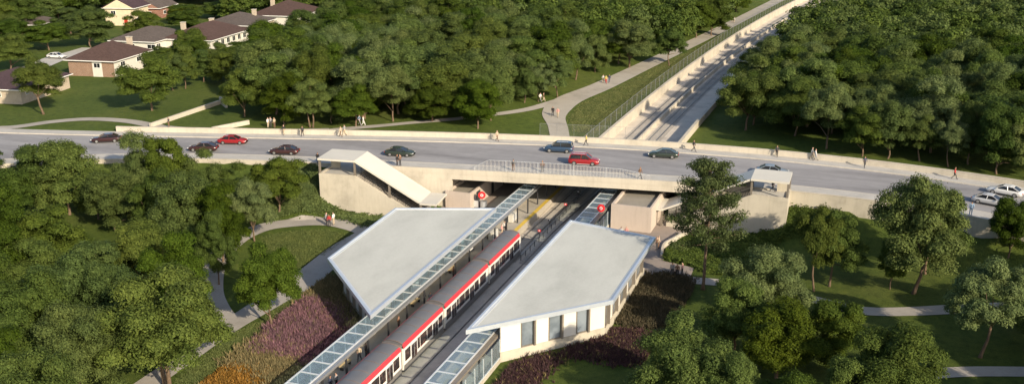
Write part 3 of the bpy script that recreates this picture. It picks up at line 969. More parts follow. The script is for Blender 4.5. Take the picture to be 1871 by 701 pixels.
# ------------------------------------------------------------------ red ring signs
def ring_sign(label, px, py, zc, x, y):
    t = thing('ring_sign', label, 'sign', (x, y, ZP), YAW)
    h = zc - ZP
    MB().tube([(0, .12, 0), (0, .12, h - .3)], [.09, .08], 10).build('pole', M['grey_metal'], t)
    def disc(r0, r1, yf, yb, mat, nm):
        n = 36; secs = []
        for r, yy in ((r0, yf), (r1, yf), (r1, yb), (r0, yb)):
            secs.append([(r * math.cos(2 * math.pi * k / n), yy, h + r * math.sin(2 * math.pi * k / n)) for k in range(n)])
        mb = MB().loft(secs + [secs[0]], closed=True, cap=False)
        return mb.build(nm, mat, t)
    disc(.24, .58, -.10, .10, M['sign_red'], 'red_ring')
    disc(.125, .238, -.09, .09, M['white'], 'white_ring')
    disc(.001, .123, -.10, .10, M['sign_red'], 'centre_disc')
X, Y = W(882, 382, ZP); ring_sign('round red ring sign on a pole in front of the pinkish block and its doors', 880, 354, -3.55, X, Y - .3)
X, Y = W(1098, 380, -2.2); ring_sign('round red ring sign on a pole beside the canopy under the pointed roof end', 1098, 380, -2.2, X, Y)


# ------------------------------------------------------------------ stair pavilions
def stairs(label, A, ang, flip, flat_len, slope_len, low_len, width, zt0, zt1, zfloor, name='stair_pavilion'):
    """A = corner of the flat roof at its outer front end; runs along local +x (flip mirrors), depth along +y"""
    t = thing(name, label, 'building', (A[0], A[1], 0), ang)
    s = -1 if flip else 1
    def P(x, y, z): return (s * x, y, z)
    def slab(x0, x1, y0, y1, za0, za1, th, nm, mat, zb=None):
        """roof plate from x0 (height za0) to x1 (height za1)"""
        pts = [(s * x0, y0), (s * x1, y0), (s * x1, y1), (s * x0, y1)]
        top = [za0, za1, za1, za0]
        bot = zb if zb is not None else [q - th for q in top]
        return MB().prism(pts, bot, top).build(nm, mat, t)
    x1, x2, x3 = flat_len, flat_len + slope_len, flat_len + slope_len + low_len
    slab(0, x1, 0, width, zt0, zt0, .3, 'roof', M['stair_roof'])
    slab(x1 + .003, x2, .1, width - .1, zt0 - .01, zt1, .32, 'sloped_roof', M['stair_roof'])
    slab(x2 + .003, x3, -.15, width - .3, zt1 - .02, zt1 - .02, .28, 'porch_roof', M['stair_roof'])
    # back wall follows the slope
    b = MB()
    zl = zt1 - 2.6
    b.prism([(s * x1, width - .55), (s * x2, width - .55), (s * x2, width - .3), (s * x1, width - .3)], [-1.0, zl - .6, zl - .6, -1.0], [zt0 - .33, zt1 - .34, zt1 - .34, zt0 - .33])
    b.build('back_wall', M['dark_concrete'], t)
    # front concrete wall with sloping top
    f = MB()
    f.prism([(s * 0, .25), (s * (x1 - .3), .25), (s * (x1 - .3), .6), (s * 0, .6)], [-5.5] * 4, [.35] * 4)
    f.prism([(s * (x1 - .3), .25), (s * (x2 - .6), .25), (s * (x2 - .6), .6), (s * (x1 - .3), .6)], [-7.2] * 4, [.35, zl + .5, zl + .5, .35])
    f.prism([(s * 0, .603), (s * .35, .603), (s * .35, width - .1), (s * 0, width - .1)], [-5.5] * 4, [.35] * 4)
    f.build('front_wall', M['wall_concrete'], t)
    slab(.352, x1, .605, width + 1.5, .10, .10, 0, 'landing', M['sidewalk'], [-.5] * 4)
    # flight of steps
    n = int((0.1 - zl) / .17); st = MB()
    for i in range(n):
        xa = x1 + .005 + slope_len * i / n; xb = x1 + .005 + slope_len * (i + 1) / n
        z = .1 - (i + 1) * (0.1 - zl) / n
        st.prism([(s * xa, .605), (s * xb, .605), (s * xb, width - .56), (s * xa, width - .56)], z - .5, z)
    st.build('steps', M['path'], t)
    for yy in (.75, width / 2 - .3, width - .8):
        h = MB()
        h.bar(P(x1, yy, 1.0), P(x2, yy, zl + .95), .06)
        for k in range(0, 9):
            q = k / 8
            xx = x1 + slope_len * q; zz = .1 + (zl - .1) * q
            h.bar(P(xx, yy, zz - .1), P(xx, yy, zz + .95), .05)
        h.build('handrail', M['dark_metal'], t)
    for (xx, yy, za, zb) in ((.15, .42, .36, zt0 - .31), (x1 - .15, .42, .36, zt0 - .31), (x1 + slope_len * .52, .42, (zl + .35) * .52 - .1, zt0 + (zt1 - zt0) * .52 - .34), (.2, width - .6, .12, zt0 - .31), (x2 + .1, .2, zl - .6, zt1 - .33), (x3 - .2, .1, zl - .6, zt1 - .31)):
        MB().box(s * xx - .14, s * xx + .14, yy - .14, yy + .14, za, zb).build('post', M['brown_metal'], t)
    # half-height concrete side screen on the landing and a back railing
    MB().prism([(s * .4, width - 1.6), (s * 1.9, width - 1.6), (s * 1.9, width - 1.3), (s * .4, width - 1.3)], .11, [1.9, 1.2, 1.2, 1.9]).build('side_screen', M['wall_concrete'], t)
    return t
SW = 5.8
stairs('covered stair descending along the bridge side towards the wide flat station roof', (-78.9, 127.9), R(6.8), False, 6.1, 10.4, 2.7, SW, 2.8, -3.2, ZP)
stairs('smaller covered stair pavilion behind the tall pine, its steps going down to the plaza', (-8.95, 139.9), R(0.5), True, 5.4, 12.6, 2.9, 5.6, 2.8, -3.2, ZP)
# low curved planter wall beside the plaza
pw = smooth_line([W(1208, 470, ZP), W(1213, 452, ZP), W(1232, 443, ZP), W(1256, 432, ZP)], 8)
l_, r_ = offset_line(pw, .3)
t = thing('planter_wall', 'low curved concrete planter wall edging the plaza beside the pine', 'wall', (pw[0][0], pw[0][1], ZP))
lo = t.location
MB().loft([[(a[0] - lo[0], a[1] - lo[1], -.5), (b[0] - lo[0], b[1] - lo[1], -.5), (b[0] - lo[0], b[1] - lo[1], .4 + i * .03), (a[0] - lo[0], a[1] - lo[1], .4 + i * .03)] for i, (a, b) in enumerate(zip(l_, r_))]).build('wall_body', M['concrete'], t)

# wing walls on the lawn
def lawn_wall(label, pts, h, w=.45):
    P = [T(*p) for p in pts]
    t = thing('garden_wall', label, 'wall', P[0])
    lo = t.location
    for a, b in zip(P, P[1:]):
        d = np.array(b[:2]) - np.array(a[:2]); d /= np.linalg.norm(d); n = np.array([-d[1], d[0]]) * w / 2
        q = [(a[0] + n[0] - lo[0], a[1] + n[1] - lo[1]), (b[0] + n[0] - lo[0], b[1] + n[1] - lo[1]), (b[0] - n[0] - lo[0], b[1] - n[1] - lo[1]), (a[0] - n[0] - lo[0], a[1] - n[1] - lo[1])]
        MB().prism(q, -.6, h).build('wall_body', M['concrete'], t)
    return t
lawn_wall('long straight concrete wall slanting across the lawn to a shaded return end', [(275, 233), (402, 190)], .8)
lawn_wall('tall shaded concrete end wall where the long slanting lawn wall stops', [(403, 188), (414, 197)], 1.3)
lawn_wall('short low concrete wall on the lawn by the parapet and the red sedan', [(388, 240), (455, 227)], .8)

# ------------------------------------------------------------------ train
def train():
    t = thing('light_rail_train', 'long light rail train with grey roof and red roof stripe at the platform', 'train', (-45.2, 100, -7.0))
    sec_w = 1.3
    def y2l(y): return y - 100
    bounds = [(62.6, 73.9), (74.5, 85.5), (86.1, 96.6), (97.2, 111.1), (111.7, 123.4)]
    z = lambda v: v
    for bi, (a, b) in enumerate(bounds):
        la, lb = y2l(a), y2l(b)
        nose = bi == len(bounds) - 1
        side = []
        def prof(y, k=1.0, dz=0):
            return [(-1.25 * k, y, .35), (1.25 * k, y, .35), (1.30 * k, y, .95), (1.30 * k, y, 2.85 - dz), (-1.30 * k, y, 2.85 - dz), (-1.30 * k, y, .95)]
        secs = [prof(la), prof(lb)]
        if nose: secs += [prof(lb + .5, .95, .05), prof(lb + 1.0, .84, .55), prof(lb + 1.35, .66, 1.3)]
        body = MB().loft(secs).build('car_body', M['train_white'], t)
        # skirt
        MB().box(-1.33, 1.33, la + .05, lb - .05, .12, .92).build('skirt', M['train_grey'], body)
        # red cantrail either side
        for s in (-1, 1):
            MB().loft([[(s * 1.315, y, 2.92), (s * 1.335, y, 2.97), (s * 1.19, y, 3.40), (s * 1.12, y, 3.42)] for y in (la + .02, lb - .02)]).build('red_stripe', M['train_red'], body)
        # arched roof
        n = 14
        def arc(y, k=1.0, dz=0):
            pts = []
            for i in range(n + 1):
                q = -1 + 2 * i / n
                pts.append((1.19 * q * k, y, 3.38 + .30 * (1 - abs(q) ** 2.4) - dz))
            pts += [(1.0 * k, y, 2.86 - dz), (-1.0 * k, y, 2.86 - dz)]
            return pts
        rs_ = [arc(la), arc(lb)]
        if nose: rs_ += [arc(lb + .35, .93, .08), arc(lb + .7, .8, .3)]
        roof = MB().loft(rs_).build('roof', M['train_roof'], body)
        nb = max(2, int(round((lb - la) / 2.3)))
        for i in range(nb + 1):
            rb = MB()
            y = la + .1 + (lb - la - .2) * i / nb
            w = .05 if 0 < i < nb else .10
            q1 = [(p[0] * 1.004, y - w, p[2] + (.022 if i in (0, nb) else .014)) for p in arc(y)[:n + 1]]; q2 = [(p[0], y + w, p[2]) for p in q1]
            q3 = [(p[0], p[1], p[2] - .06) for p in q2]; q4 = [(p[0], p[1], p[2] - .06) for p in q1]
            for j in range(n):
                rb.poly([q1[j], q1[j + 1], q2[j + 1], q2[j]]); rb.poly([q2[j], q2[j + 1], q3[j + 1], q3[j]]); rb.poly([q1[j], q4[j], q4[j + 1], q1[j + 1]])
            rb.build('roof_joint', M['train_rib'], body)
        # doors and windows on both sides
        L = lb - la
        pat = [('w', .35, 1.3), ('d', 1.9, 1.4), ('w', 3.5, .55), ('w', 4.2, 1.7), ('w', 6.05, 1.3), ('d', 7.55, 1.4), ('w', 9.15, 1.35)]
        if L > 12: pat.append(('w', 11.0, 2.0))
        elif L > 11.5: pat.append(('w', 10.6, .8))
        for s in (-1, 1):
            for kind, y, w in pat:
                y0 = la + y; y1 = min(la + y + w, lb - .25)
                xa, xb = sorted((s * 1.302, s * 1.325))
                if kind == 'w':
                    MB().box(xa, xb, y0, y1, 1.28, 2.58).build('window', M['train_window'], body)
                else:
                    d = MB().box(xa, xb, y0 - .06, y1 + .06, .40, 2.56)
                    xa, xb = sorted((s * 1.327, s * 1.338))
                    for q in (0, 1):
                        d.box(xa, xb, y0 + .03 + q * w / 2, y0 + w / 2 - .05 + q * w / 2, .75, 2.45, 1)
                    d.build('door', [M['light_metal'], M['train_window']], body)
            # swoosh emblem on the lower side panel
            for q in (0,):
                yy = la + 4.1
                pts = [(0, .0), (.35, .16), (.8, .22), (1.25, .18), (1.5, .30), (1.2, .36), (.75, .34), (.3, .22)]
                xx = s * 1.318
                m = MB(); k = [(xx, yy + p[0], 1.02 + p[1] * 1.05) for p in pts]
                m.poly(k); m.build('emblem', M['train_red'], body)
        if nose:
            MB().loft([[(-1.05, lb + .62, 2.62), (1.05, lb + .62, 2.62), (.88, lb + 1.27, 1.5), (-.88, lb + 1.27, 1.5)], [(-1.0, lb + .68, 2.64), (1.0, lb + .68, 2.64), (.84, lb + 1.33, 1.52), (-.84, lb + 1.33, 1.52)]]).build('windscreen', M['dark_window'], body)
            for s in (-.62, .62):
                MB().box(s - .16, s + .16, lb + 1.28, lb + 1.40, .85, 1.05).build('headlight', M['lamp'], body)
        if bi < len(bounds) - 1:
            m = MB(); yb = lb
            for i in range(6):
                m.box(-1.14 + .05 * (i % 2), 1.14 - .05 * (i % 2), yb + i * .1, yb + (i + 1) * .1, .5, 3.36 - .04 * (i % 2))
            m.build('gangway', M['gangway'], t)
        for wy in (la + 1.8, lb - 1.8):
            bg = MB().box(-1.05, 1.05, wy - 1.1, wy + 1.1, .18, .5).build('bogie', M['dark_metal'], t)
            for s in (-.75, .75):
                for dy in (-.75, .75):
                    MB().tube([(s - .06, wy + dy, .32), (s + .06, wy + dy, .32)], [.31, .31], 16).build('wheel', M['rail'], bg)
    return t
train()

# ------------------------------------------------------------------ houses
def house(label, corner, ang, w, d, eave, ridge, roofm, wallm, kind='hip', chim=None, wins=(), accent=None, ov=.7, storeys=1):
    """corner = front corner nearest +x; w runs to local -x, d to local +y"""
    t = thing('house', label, 'house', (corner[0], corner[1], corner[2] if len(corner) > 2 else 0), ang)
    MB().box(-w, 0, 0, d, -.6, eave - .05).build('wall', wallm, t)
    x0, x1, y0, y1 = -w - ov, ov, -ov, d + ov
    th = .22
    mb = MB(); mb.prism([(x0, y0), (x1, y0), (x1, y1), (x0, y1)], eave - .04, eave + .15)
    fas = mb.build('eaves_trim', M['white'], t)
    r = MB(); e = eave + .155
    if kind == 'hip':
        W_, D_ = x1 - x0, y1 - y0
        if W_ >= D_: ra, rb_ = (x0 + D_ / 2, (y0 + y1) / 2), (x1 - D_ / 2, (y0 + y1) / 2)
        else: ra, rb_ = ((x0 + x1) / 2, y0 + W_ / 2), ((x0 + x1) / 2, y1 - W_ / 2)
        c = [(x0, y0, e), (x1, y0, e), (x1, y1, e), (x0, y1, e)]
        A, B = (*ra, ridge), (*rb_, ridge)
        if W_ >= D_: r.poly([c[0], c[1], B, A]); r.poly([c[1], c[2], B]); r.poly([c[2], c[3], A, B]); r.poly([c[3], c[0], A])
        else: r.poly([c[0], c[1], A]); r.poly([c[1], c[2], B, A]); r.poly([c[2], c[3], B]); r.poly([c[3], c[0], A, B])
        r.poly(c[::-1])
    else:   # gable with the ridge along y, gable ends in the wall colour
        xm = (x0 + x1) / 2
        a = [(x0, y0, e), (xm, y0, ridge), (x1, y0, e)]; b = [(x0, y1, e), (xm, y1, ridge), (x1, y1, e)]
        r.poly([a[0], a[1], b[1], b[0]]); r.poly([a[1], a[2], b[2], b[1]]); r.poly(a); r.poly(b[::-1]); r.poly([a[0], b[0], b[2], a[2]])
        g = MB().prism([(-w, 0), (0, 0), (0, .2), (-w, .2)], 0, .1)
        gm = MB(); gm.poly([(x0 + .5, -.012 + y0 + ov * .0, e), (x1 - .5, y0 - .012, e), (xm, y0 - .012, ridge - .25)])
        gm.build('gable', wallm, t)
    roof = r.build('roof', roofm, t)
    if chim:
        for (cx_, cy_) in chim:
            ch = MB().box(cx_ - .55, cx_ + .55, cy_ - .5, cy_ + .5, eave, ridge + .35).box(cx_ - .65, cx_ + .65, cy_ - .6, cy_ + .6, ridge + .35, ridge + .5, 1).build('chimney', [M['brick_buff'], M['concrete']], roof)
    for (face, s, zz, ww, hh, typ) in wins:
        # face 'f' front wall (y = 0), 's' side wall (x = 0)
        def bx(a0, a1, b0, b1, o0, o1, nm, mat, par):
            if face == 'f': m = MB().box(-s + a0, -s + a1, -o1, -o0, zz + b0, zz + b1)
            else: m = MB().box(o0, o1, s + a0, s + a1, zz + b0, zz + b1)
            return m.build(nm, mat, par)
        if typ == 'win':
            f_ = bx(0, ww, 0, hh, .003, .07, 'window', M['white'], t)
            bx(.1, ww / 2 - .05, .1, hh - .1, .072, .085, 'pane', M['dark_window'], f_); bx(ww / 2 + .05, ww - .1, .1, hh - .1, .072, .085, 'pane', M['dark_window'], f_)
        elif typ == 'door':
            f_ = bx(0, ww, 0, hh, .003, .06, 'door', M['sign_red'], t); bx(ww - .25, ww - .15, hh * .45, hh * .5, .062, .12, 'handle', M['light_metal'], f_)
        elif typ == 'panel':
            bx(0, ww, 0, hh, .004, .03, 'wall_panel', M['white_siding'], t)
    return t
a1 = R(9)
house('brown hip-roofed brick house with a white side wall, alone on the lawn', (-164.8, 181.5), a1, 11.8, 15.5, 3.7, 7.0, M['shingle_brown'], M['brick_tan'], 'hip', [(-3.5, 13.0)],
      [('f', 5.6, -.1, 2.5, 3.6, 'panel'), ('f', 5.2, 2.05, 1.7, 1.2, 'win'), ('s', .02, -.1, 15.4, 3.6, 'panel'), ('s', 2.6, 2.0, 1.9, 1.2, 'win'), ('s', 9.5, 2.0, 1.9, 1.2, 'win')])
house('buff stone house with dark hip roof half hidden by the lawn tree', (-162.4, 151.6), R(11), 14, 17, 3.0, 5.8, M['shingle_dark'], M['brick_buff'], 'hip', None,
      [('f', 6.6, 1.4, 2.2, 1.1, 'win'), ('s', 1.6, 1.7, .9, .8, 'win'), ('s', 13.2, 1.7, 1.1, .9, 'win')])
house('low house with long grey hip roof between the two brown roofs', (-178.2, 211.8), R(8), 12.5, 17, 3.0, 5.9, M['shingle_grey'], M['white_siding'], 'hip', None,
      [('s', 1.0, 1.2, 2.0, 1.2, 'win'), ('f', 2.0, 1.2, 2.4, 1.2, 'win'), ('f', 8.0, 1.2, 2.4, 1.2, 'win')])
house('house with long brown roof, two chimneys and a row of dark side windows', (-165.6, 219.0), R(7), 13.5, 21, 3.0, 6.4, M['shingle_brown'], M['white_siding'], 'hip', [(-11.0, 5.5), (-7.5, 14.5)],
      [('s', 2.2 + i * 3.1, 1.1, 1.7, 1.5, 'win') for i in range(6)])
house('grey-roofed house with brick chimney behind the two-chimney house', (-171.5, 246.0), R(8), 15, 16, 3.0, 6.0, M['shingle_grey'], M['brick_buff'], 'hip', [(-4.0, 11.0)], [('s', 4.0, 1.2, 2.2, 1.2, 'win')])
house('brown-roofed house with tall pale chimney, farthest up its row', (-169.5, 269.0), R(8), 16, 19, 3.0, 6.8, M['shingle_brown'], M['white_siding'], 'hip', [(-12.5, 8.5)], [('s', 3.0, 1.2, 2.2, 1.2, 'win'), ('f', 3.0, 1.2, 2.4, 1.2, 'win')])
house('cream two-storey gabled house with a red front door', (-218.5, 252.0), R(14), 9.5, 10, 5.4, 8.4, M['shingle_dark'], M['stucco'], 'gable', None,
      [('f', 3.4, 0, 1.1, 2.2, 'door'), ('s', 1.5, .9, 1.6, 1.5, 'win'), ('s', 6.0, .9, 1.6, 1.5, 'win'), ('f', 7.5, 3.4, 1.6, 1.3, 'win')])
house('red brick house with grey gabled roof partly behind tall trees', (-222.0, 268.0), R(12), 9, 12, 3.4, 6.4, M['shingle_grey'], M['brick_red'], 'gable', None, [('s', 3.0, 1.2, 1.8, 1.2, 'win'), ('f', 4.5, 1.2, 1.8, 1.2, 'win')])
house('low brick house with pale side wall peeking through the trees beyond the driveway', (-232.0, 226.0), R(10), 12, 11, 3.0, 5.6, M['shingle_grey'], M['brick_red'], 'hip', None, [('f', 3.0, 1.2, 2.0, 1.2, 'win'), ('f', .02, -.1, 2.6, 2.98, 'panel')])
house('cream house almost hidden by the trees behind the low brick house', (-262.0, 262.0), R(10), 12, 12, 3.0, 6.0, M['shingle_grey'], M['stucco'], 'hip', None, [('f', 3.0, 1.2, 2.0, 1.2, 'win')])
# ------------------------------------------------------------------ cars
def make_car(kind, paintm, label, loc, ang, group='cars on the road bridge'):
    t = thing('suv' if kind == 'suv' else 'sedan', label, 'car', loc, ang, group)
    if kind == 'suv':
        L, Wd, belt, top = 5.0, 1.98, 1.08, 1.80
        gh = [(-2.32, belt, .0), (-2.12, top - .1, .12), (-1.6, top, .16), (.35, top - .02, .16), (1.25, belt + .02, .0)]
        hood, tailh = .98, 1.05
    else:
        L, Wd, belt, top = 5.0, 1.90, .94, 1.46
        gh = [(-2.0, belt + .02, 0), (-1.15, top - .06, .16), (-.7, top, .18), (.25, top - .02, .18), (1.25, belt - .02, 0)]
        hood, tailh = .86, .94
    h = L / 2
    st = [(-h, .45, tailh - .22, .80), (-h + .12, .30, tailh - .05, .92), (-h + .6, .24, tailh, .985), (-1.0, .22, belt, 1.0), (0.3, .22, belt, 1.0), (1.2, .22, belt - .03, 1.0), (1.9, .24, hood, .97), (h - .25, .28, hood - .14, .90), (h - .04, .36, hood - .26, .78), (h, .46, hood - .36, .70)]
    secs = []
    for x, zb, zt_, k in st:
        w = Wd / 2 * k
        secs.append([(x, -w * .9, zb), (x, -w, zb + .16), (x, -w, zt_ - .22), (x, -w * .93, zt_ - .04), (x, -w * .6, zt_ + .015), (x, w * .6, zt_ + .015), (x, w * .93, zt_ - .04), (x, w, zt_ - .22), (x, w, zb + .16), (x, w * .9, zb)])
    body = MB().loft(secs).build('body', paintm, t, smooth=False)
    for p in body.data.polygons: p.use_smooth = True
    g = [[(x, -(Wd / 2 * .93 - i), z), (x, (Wd / 2 * .93 - i), z), (x, (Wd / 2 * .93 - i) * (1 if z > belt + .2 else 1), z + .001), (x, -(Wd / 2 * .93 - i), z + .001)] for x, z, i in gh]
    # greenhouse as a lofted cabin: floor outline to roof outline
    (r0, b0, _), (r1, z1, i1), (r2, z2, i2), (r3, z3, i3), (r4, b4, _) = gh
    w = Wd / 2 * .92
    lo = [(r0, -w * .9, b0 - .05), (r4, -w * .9, b4 - .05), (r4, w * .9, b4 - .05), (r0, w * .9, b0 - .05)]
    mid = [(r0 + .03, -w * .92, b0 + .03), (r4 - .05, -w * .92, b4 + .03), (r4 - .05, w * .92, b4 + .03), (r0 + .03, w * .92, b0 + .03)]
    up = [(r1, -(w - i1), z1), (r3, -(w - i3), z3 - .03), (r3, (w - i3), z3 - .03), (r1, (w - i1), z1)]
    MB().loft([lo, mid, up]).build('window', M['dark_window'], t)
    rf = MB().loft([[(r1 - .02, -(w - i1) - .01, z1 - .02), (r1 - .02, (w - i1) + .01, z1 - .02), (r1, (w - i1) * .8, z1 + .04), (r1, -(w - i1) * .8, z1 + .04)],
                    [(r2, -(w - i2) - .01, z2 - .05), (r2, (w - i2) + .01, z2 - .05), (r2, (w - i2) * .85, z2 + .045), (r2, -(w - i2) * .85, z2 + .045)],
                    [(r3 + .03, -(w - i3) - .01, z3 - .05), (r3 + .03, (w - i3) + .01, z3 - .05), (r3, (w - i3) * .85, z3 + .03), (r3, -(w - i3) * .85, z3 + .03)]]).build('roof', paintm, t)
    pl_ = MB()
    for s in (-1, 1):
        pl_.bar((r3 + .01, s * (w - i3), z3 - .03), (r4 - .02, s * w * .92, b4 + .03), .07)
        pl_.bar((r1, s * (w - i1), z1), (r0 + .02, s * w * .92, b0 + .03), .10 if kind != 'suv' else .16)
        pl_.bar((-.35, s * (w - i2 + .005), z2 - .04), (-.45, s * w * .945, belt), .08)
    pl_.build('pillar', paintm, t)
    for s in (-1, 1):
        for x in (-1.5, 1.48):
            r = .36 if kind == 'suv' else .33
            y = s * (Wd / 2 - .09)
            wh = MB().tube([(x, y - .11, r), (x, y + .11, r)], [r, r], 20).build('wheel', M['tyre'], t)
            MB().tube([(x, y - .118, r), (x, y + .118, r)], [r * .62, r * .62], 16).build('rim', M['rim'], wh)
        MB().box(h - .16, h - .02, min(s * .42, s * .74), max(s * .42, s * .74), hood - .34, hood - .20).build('headlight', M['lamp'], t)
        MB().box(-h - .01, -h + .12, min(s * .46, s * .78), max(s * .46, s * .78), tailh - .30, tailh - .14).build('tail_light', M['tail'], t)
        MB().box(.85, 1.02, min(s * .93, s * 1.08), max(s * .93, s * 1.08), belt + .0, belt + .14).build('mirror', paintm, t)
    if kind == 'suv':
        for s in (-.6, .6): MB().bar((-1.7, s, top + .09), (.2, s, top + .09), .04).build('roof_rail', M['light_metal'], t)
    for s in (-1, 1):
        MB().box(-1.05, 1.02, min(s * .93, s * .965), max(s * .93, s * .965), .22, .30).build('sill_trim', M['light_metal'] if paintm in (M['car_red'],) and kind == 'suv' else M['dark_metal'], t)
    return t


def road_ang(x): return math.atan2(float(NE(x + 1) - NE(x - 1)), 2.0)
for px, py, kind, col, face, lab in [
    (195, 259, 'sedan', 'maroon', -1, 'dark maroon sedan near the start of the parapet, behind the tree tops'),
    (426, 262, 'sedan', 'red', 1, 'bright red sedan in the far lane by the short low lawn wall'),
    (372, 275, 'sedan', 'brown', -1, 'dark red sedan half hidden behind the big dark green trees'),
    (520, 281, 'sedan', 'brown', -1, 'dark reddish brown sedan just before the covered stair roof'),
    (731, 284, 'sedan', 'green', 1, 'dark green sedan passing behind the covered stair, nearest to its sloped roof'),
    (1021, 277, 'suv', 'blue', -1, 'blue SUV beside the red SUV on the middle of the bridge'),
    (1067, 300, 'suv', 'red', 1, 'red SUV next to the slatted safety screen on the bridge'),
    (1212, 287, 'sedan', 'green', -1, 'dark green sedan between the red SUV and the tall pine'),
    (1411, 318, 'sedan', 'pale', 1, 'pale blue-grey sedan mostly hidden behind the small stair pavilion'),
    (1836, 355, 'sedan', 'white', -1, 'white sedan in the far lane at the road bend beside the parapet'),
    (1810, 373, 'sedan', 'silver', 1, 'silver sedan in the near lane just below the white sedan')]:
    X, Y = W(px, py, 0.0)
    make_car(kind, M['car_' + col], lab, (X, Y, 0.005), road_ang(X) + (math.pi if face < 0 else 0))
X, Y, Z = T(104, 107)
make_car('sedan', M['car_white'], 'white sedan parked on the driveway beside the brown hip-roofed house', (X, Y, Z + .08), R(8), 'cars by the houses')

# ------------------------------------------------------------------ people
def pose(kind):
    """joints and bones of a standing, walking or sitting figure facing +y"""
    J = dict(pelvis=(0, 0, .96), waist=(0, 0, 1.10), chest=(0, .01, 1.30), neck=(0, 0, 1.50), head=(0, .025, 1.60), crown=(0, .015, 1.72))
    for s, n in ((1, 'r'), (-1, 'l')):
        J['hip_' + n] = (s * .10, 0, .90); J['sh_' + n] = (s * .185, 0, 1.43)
        if kind == 'stand':
            J['knee_' + n] = (s * .11, .02, .50); J['ank_' + n] = (s * .12, -.02, .09); J['toe_' + n] = (s * .14, .15, .035)
            J['elb_' + n] = (s * .25, -.03, 1.15); J['wri_' + n] = (s * .24, .10, .93)
        elif kind in ('walk', 'stroll'):
            f = s if kind == 'walk' else -s
            if f > 0: J['knee_' + n] = (s * .10, .20, .52); J['ank_' + n] = (s * .10, .30, .11); J['toe_' + n] = (s * .11, .47, .07)
            else: J['knee_' + n] = (s * .10, .03, .49); J['ank_' + n] = (s * .10, -.32, .17); J['toe_' + n] = (s * .11, -.22, .035)
            J['elb_' + n] = (s * .25, -.13 * f - .02, 1.17); J['wri_' + n] = (s * .23, -.10 * f + .09, .95 + .03 * f)
        else:
            J['hip_' + n] = (s * .10, 0, .52); J['knee_' + n] = (s * .12, .43, .52); J['ank_' + n] = (s * .12, .42, .09); J['toe_' + n] = (s * .13, .58, .035)
            J['elb_' + n] = (s * .24, .06, .76); J['wri_' + n] = (s * .15, .28, .60)
    if kind == 'sit':
        for k in ('pelvis', 'waist', 'chest', 'neck', 'head', 'crown'):
            x, y, z = J[k]; J[k] = (x, y, z - .41)
        for n, s in (('r', 1), ('l', -1)): J['sh_' + n] = (s * .185, 0, 1.02)
    rad = dict(pelvis=(.155, .115), waist=(.14, .10), chest=(.165, .115), neck=(.055, .058), head=(.078, .095), crown=(.07, .085))
    E = [('pelvis', 'waist'), ('waist', 'chest'), ('chest', 'neck'), ('neck', 'head'), ('head', 'crown')]
    for n in 'rl':
        s = 1 if n == 'r' else -1
        E += [('pelvis', 'hip_' + n), ('hip_' + n, 'knee_' + n), ('knee_' + n, 'ank_' + n), ('ank_' + n, 'toe_' + n), ('chest', 'sh_' + n), ('sh_' + n, 'elb_' + n), ('elb_' + n, 'wri_' + n)]
        rad['hip_' + n] = (.085, .09); rad['knee_' + n] = (.055, .058); rad['ank_' + n] = (.036, .042); rad['toe_' + n] = (.04, .028)
        rad['sh_' + n] = (.062, .062); rad['elb_' + n] = (.042, .042); rad['wri_' + n] = (.026, .03)
        w = np.array(J['wri_' + n]); d = w - np.array(J['elb_' + n]); d /= np.linalg.norm(d)
        palm = w + d * .075; J['palm_' + n] = tuple(palm); rad['palm_' + n] = (.022, .038); E.append(('wri_' + n, 'palm_' + n))
        side = np.array([0, 1.0, 0]) - d * d[1]; side /= np.linalg.norm(side)
        inn = np.cross(d, side) * -s
        for q, (off, ln) in enumerate(((-.032, .062), (-.011, .076), (.011, .082), (.032, .072))):
            a = palm + side * off + d * .018; b = a + d * ln * .55 + inn * .008; c = b + d * ln * .4 + inn * .022
            for nm, p in (('a', a), ('b', b), ('c', c)):
                J[f'fin{q}{nm}_{n}'] = tuple(p); rad[f'fin{q}{nm}_{n}'] = (.0095, .0095)
            E += [('palm_' + n, f'fin{q}a_{n}'), (f'fin{q}a_{n}', f'fin{q}b_{n}'), (f'fin{q}b_{n}', f'fin{q}c_{n}')]
        a = w + d * .03 + side * .04; b = a + d * .04 + side * .018
        J['thu_a' + n] = tuple(a); J['thu_b' + n] = tuple(b); rad['thu_a' + n] = rad['thu_b' + n] = (.011, .011)
        E += [('wri_' + n, 'thu_a' + n), ('thu_a' + n, 'thu_b' + n)]
    hz = np.array(J['head']) + np.array([0, .105, -.005])
    J['nose'] = tuple(hz); rad['nose'] = (.016, .018); E.append(('head', 'nose'))
    for s, n in ((1, 'er'), (-1, 'el')):
        J[n] = tuple(np.array(J['head']) + np.array([s * .085, -.01, .0])); rad[n] = (.014, .026); E.append(('head', n))
    return J, E, rad


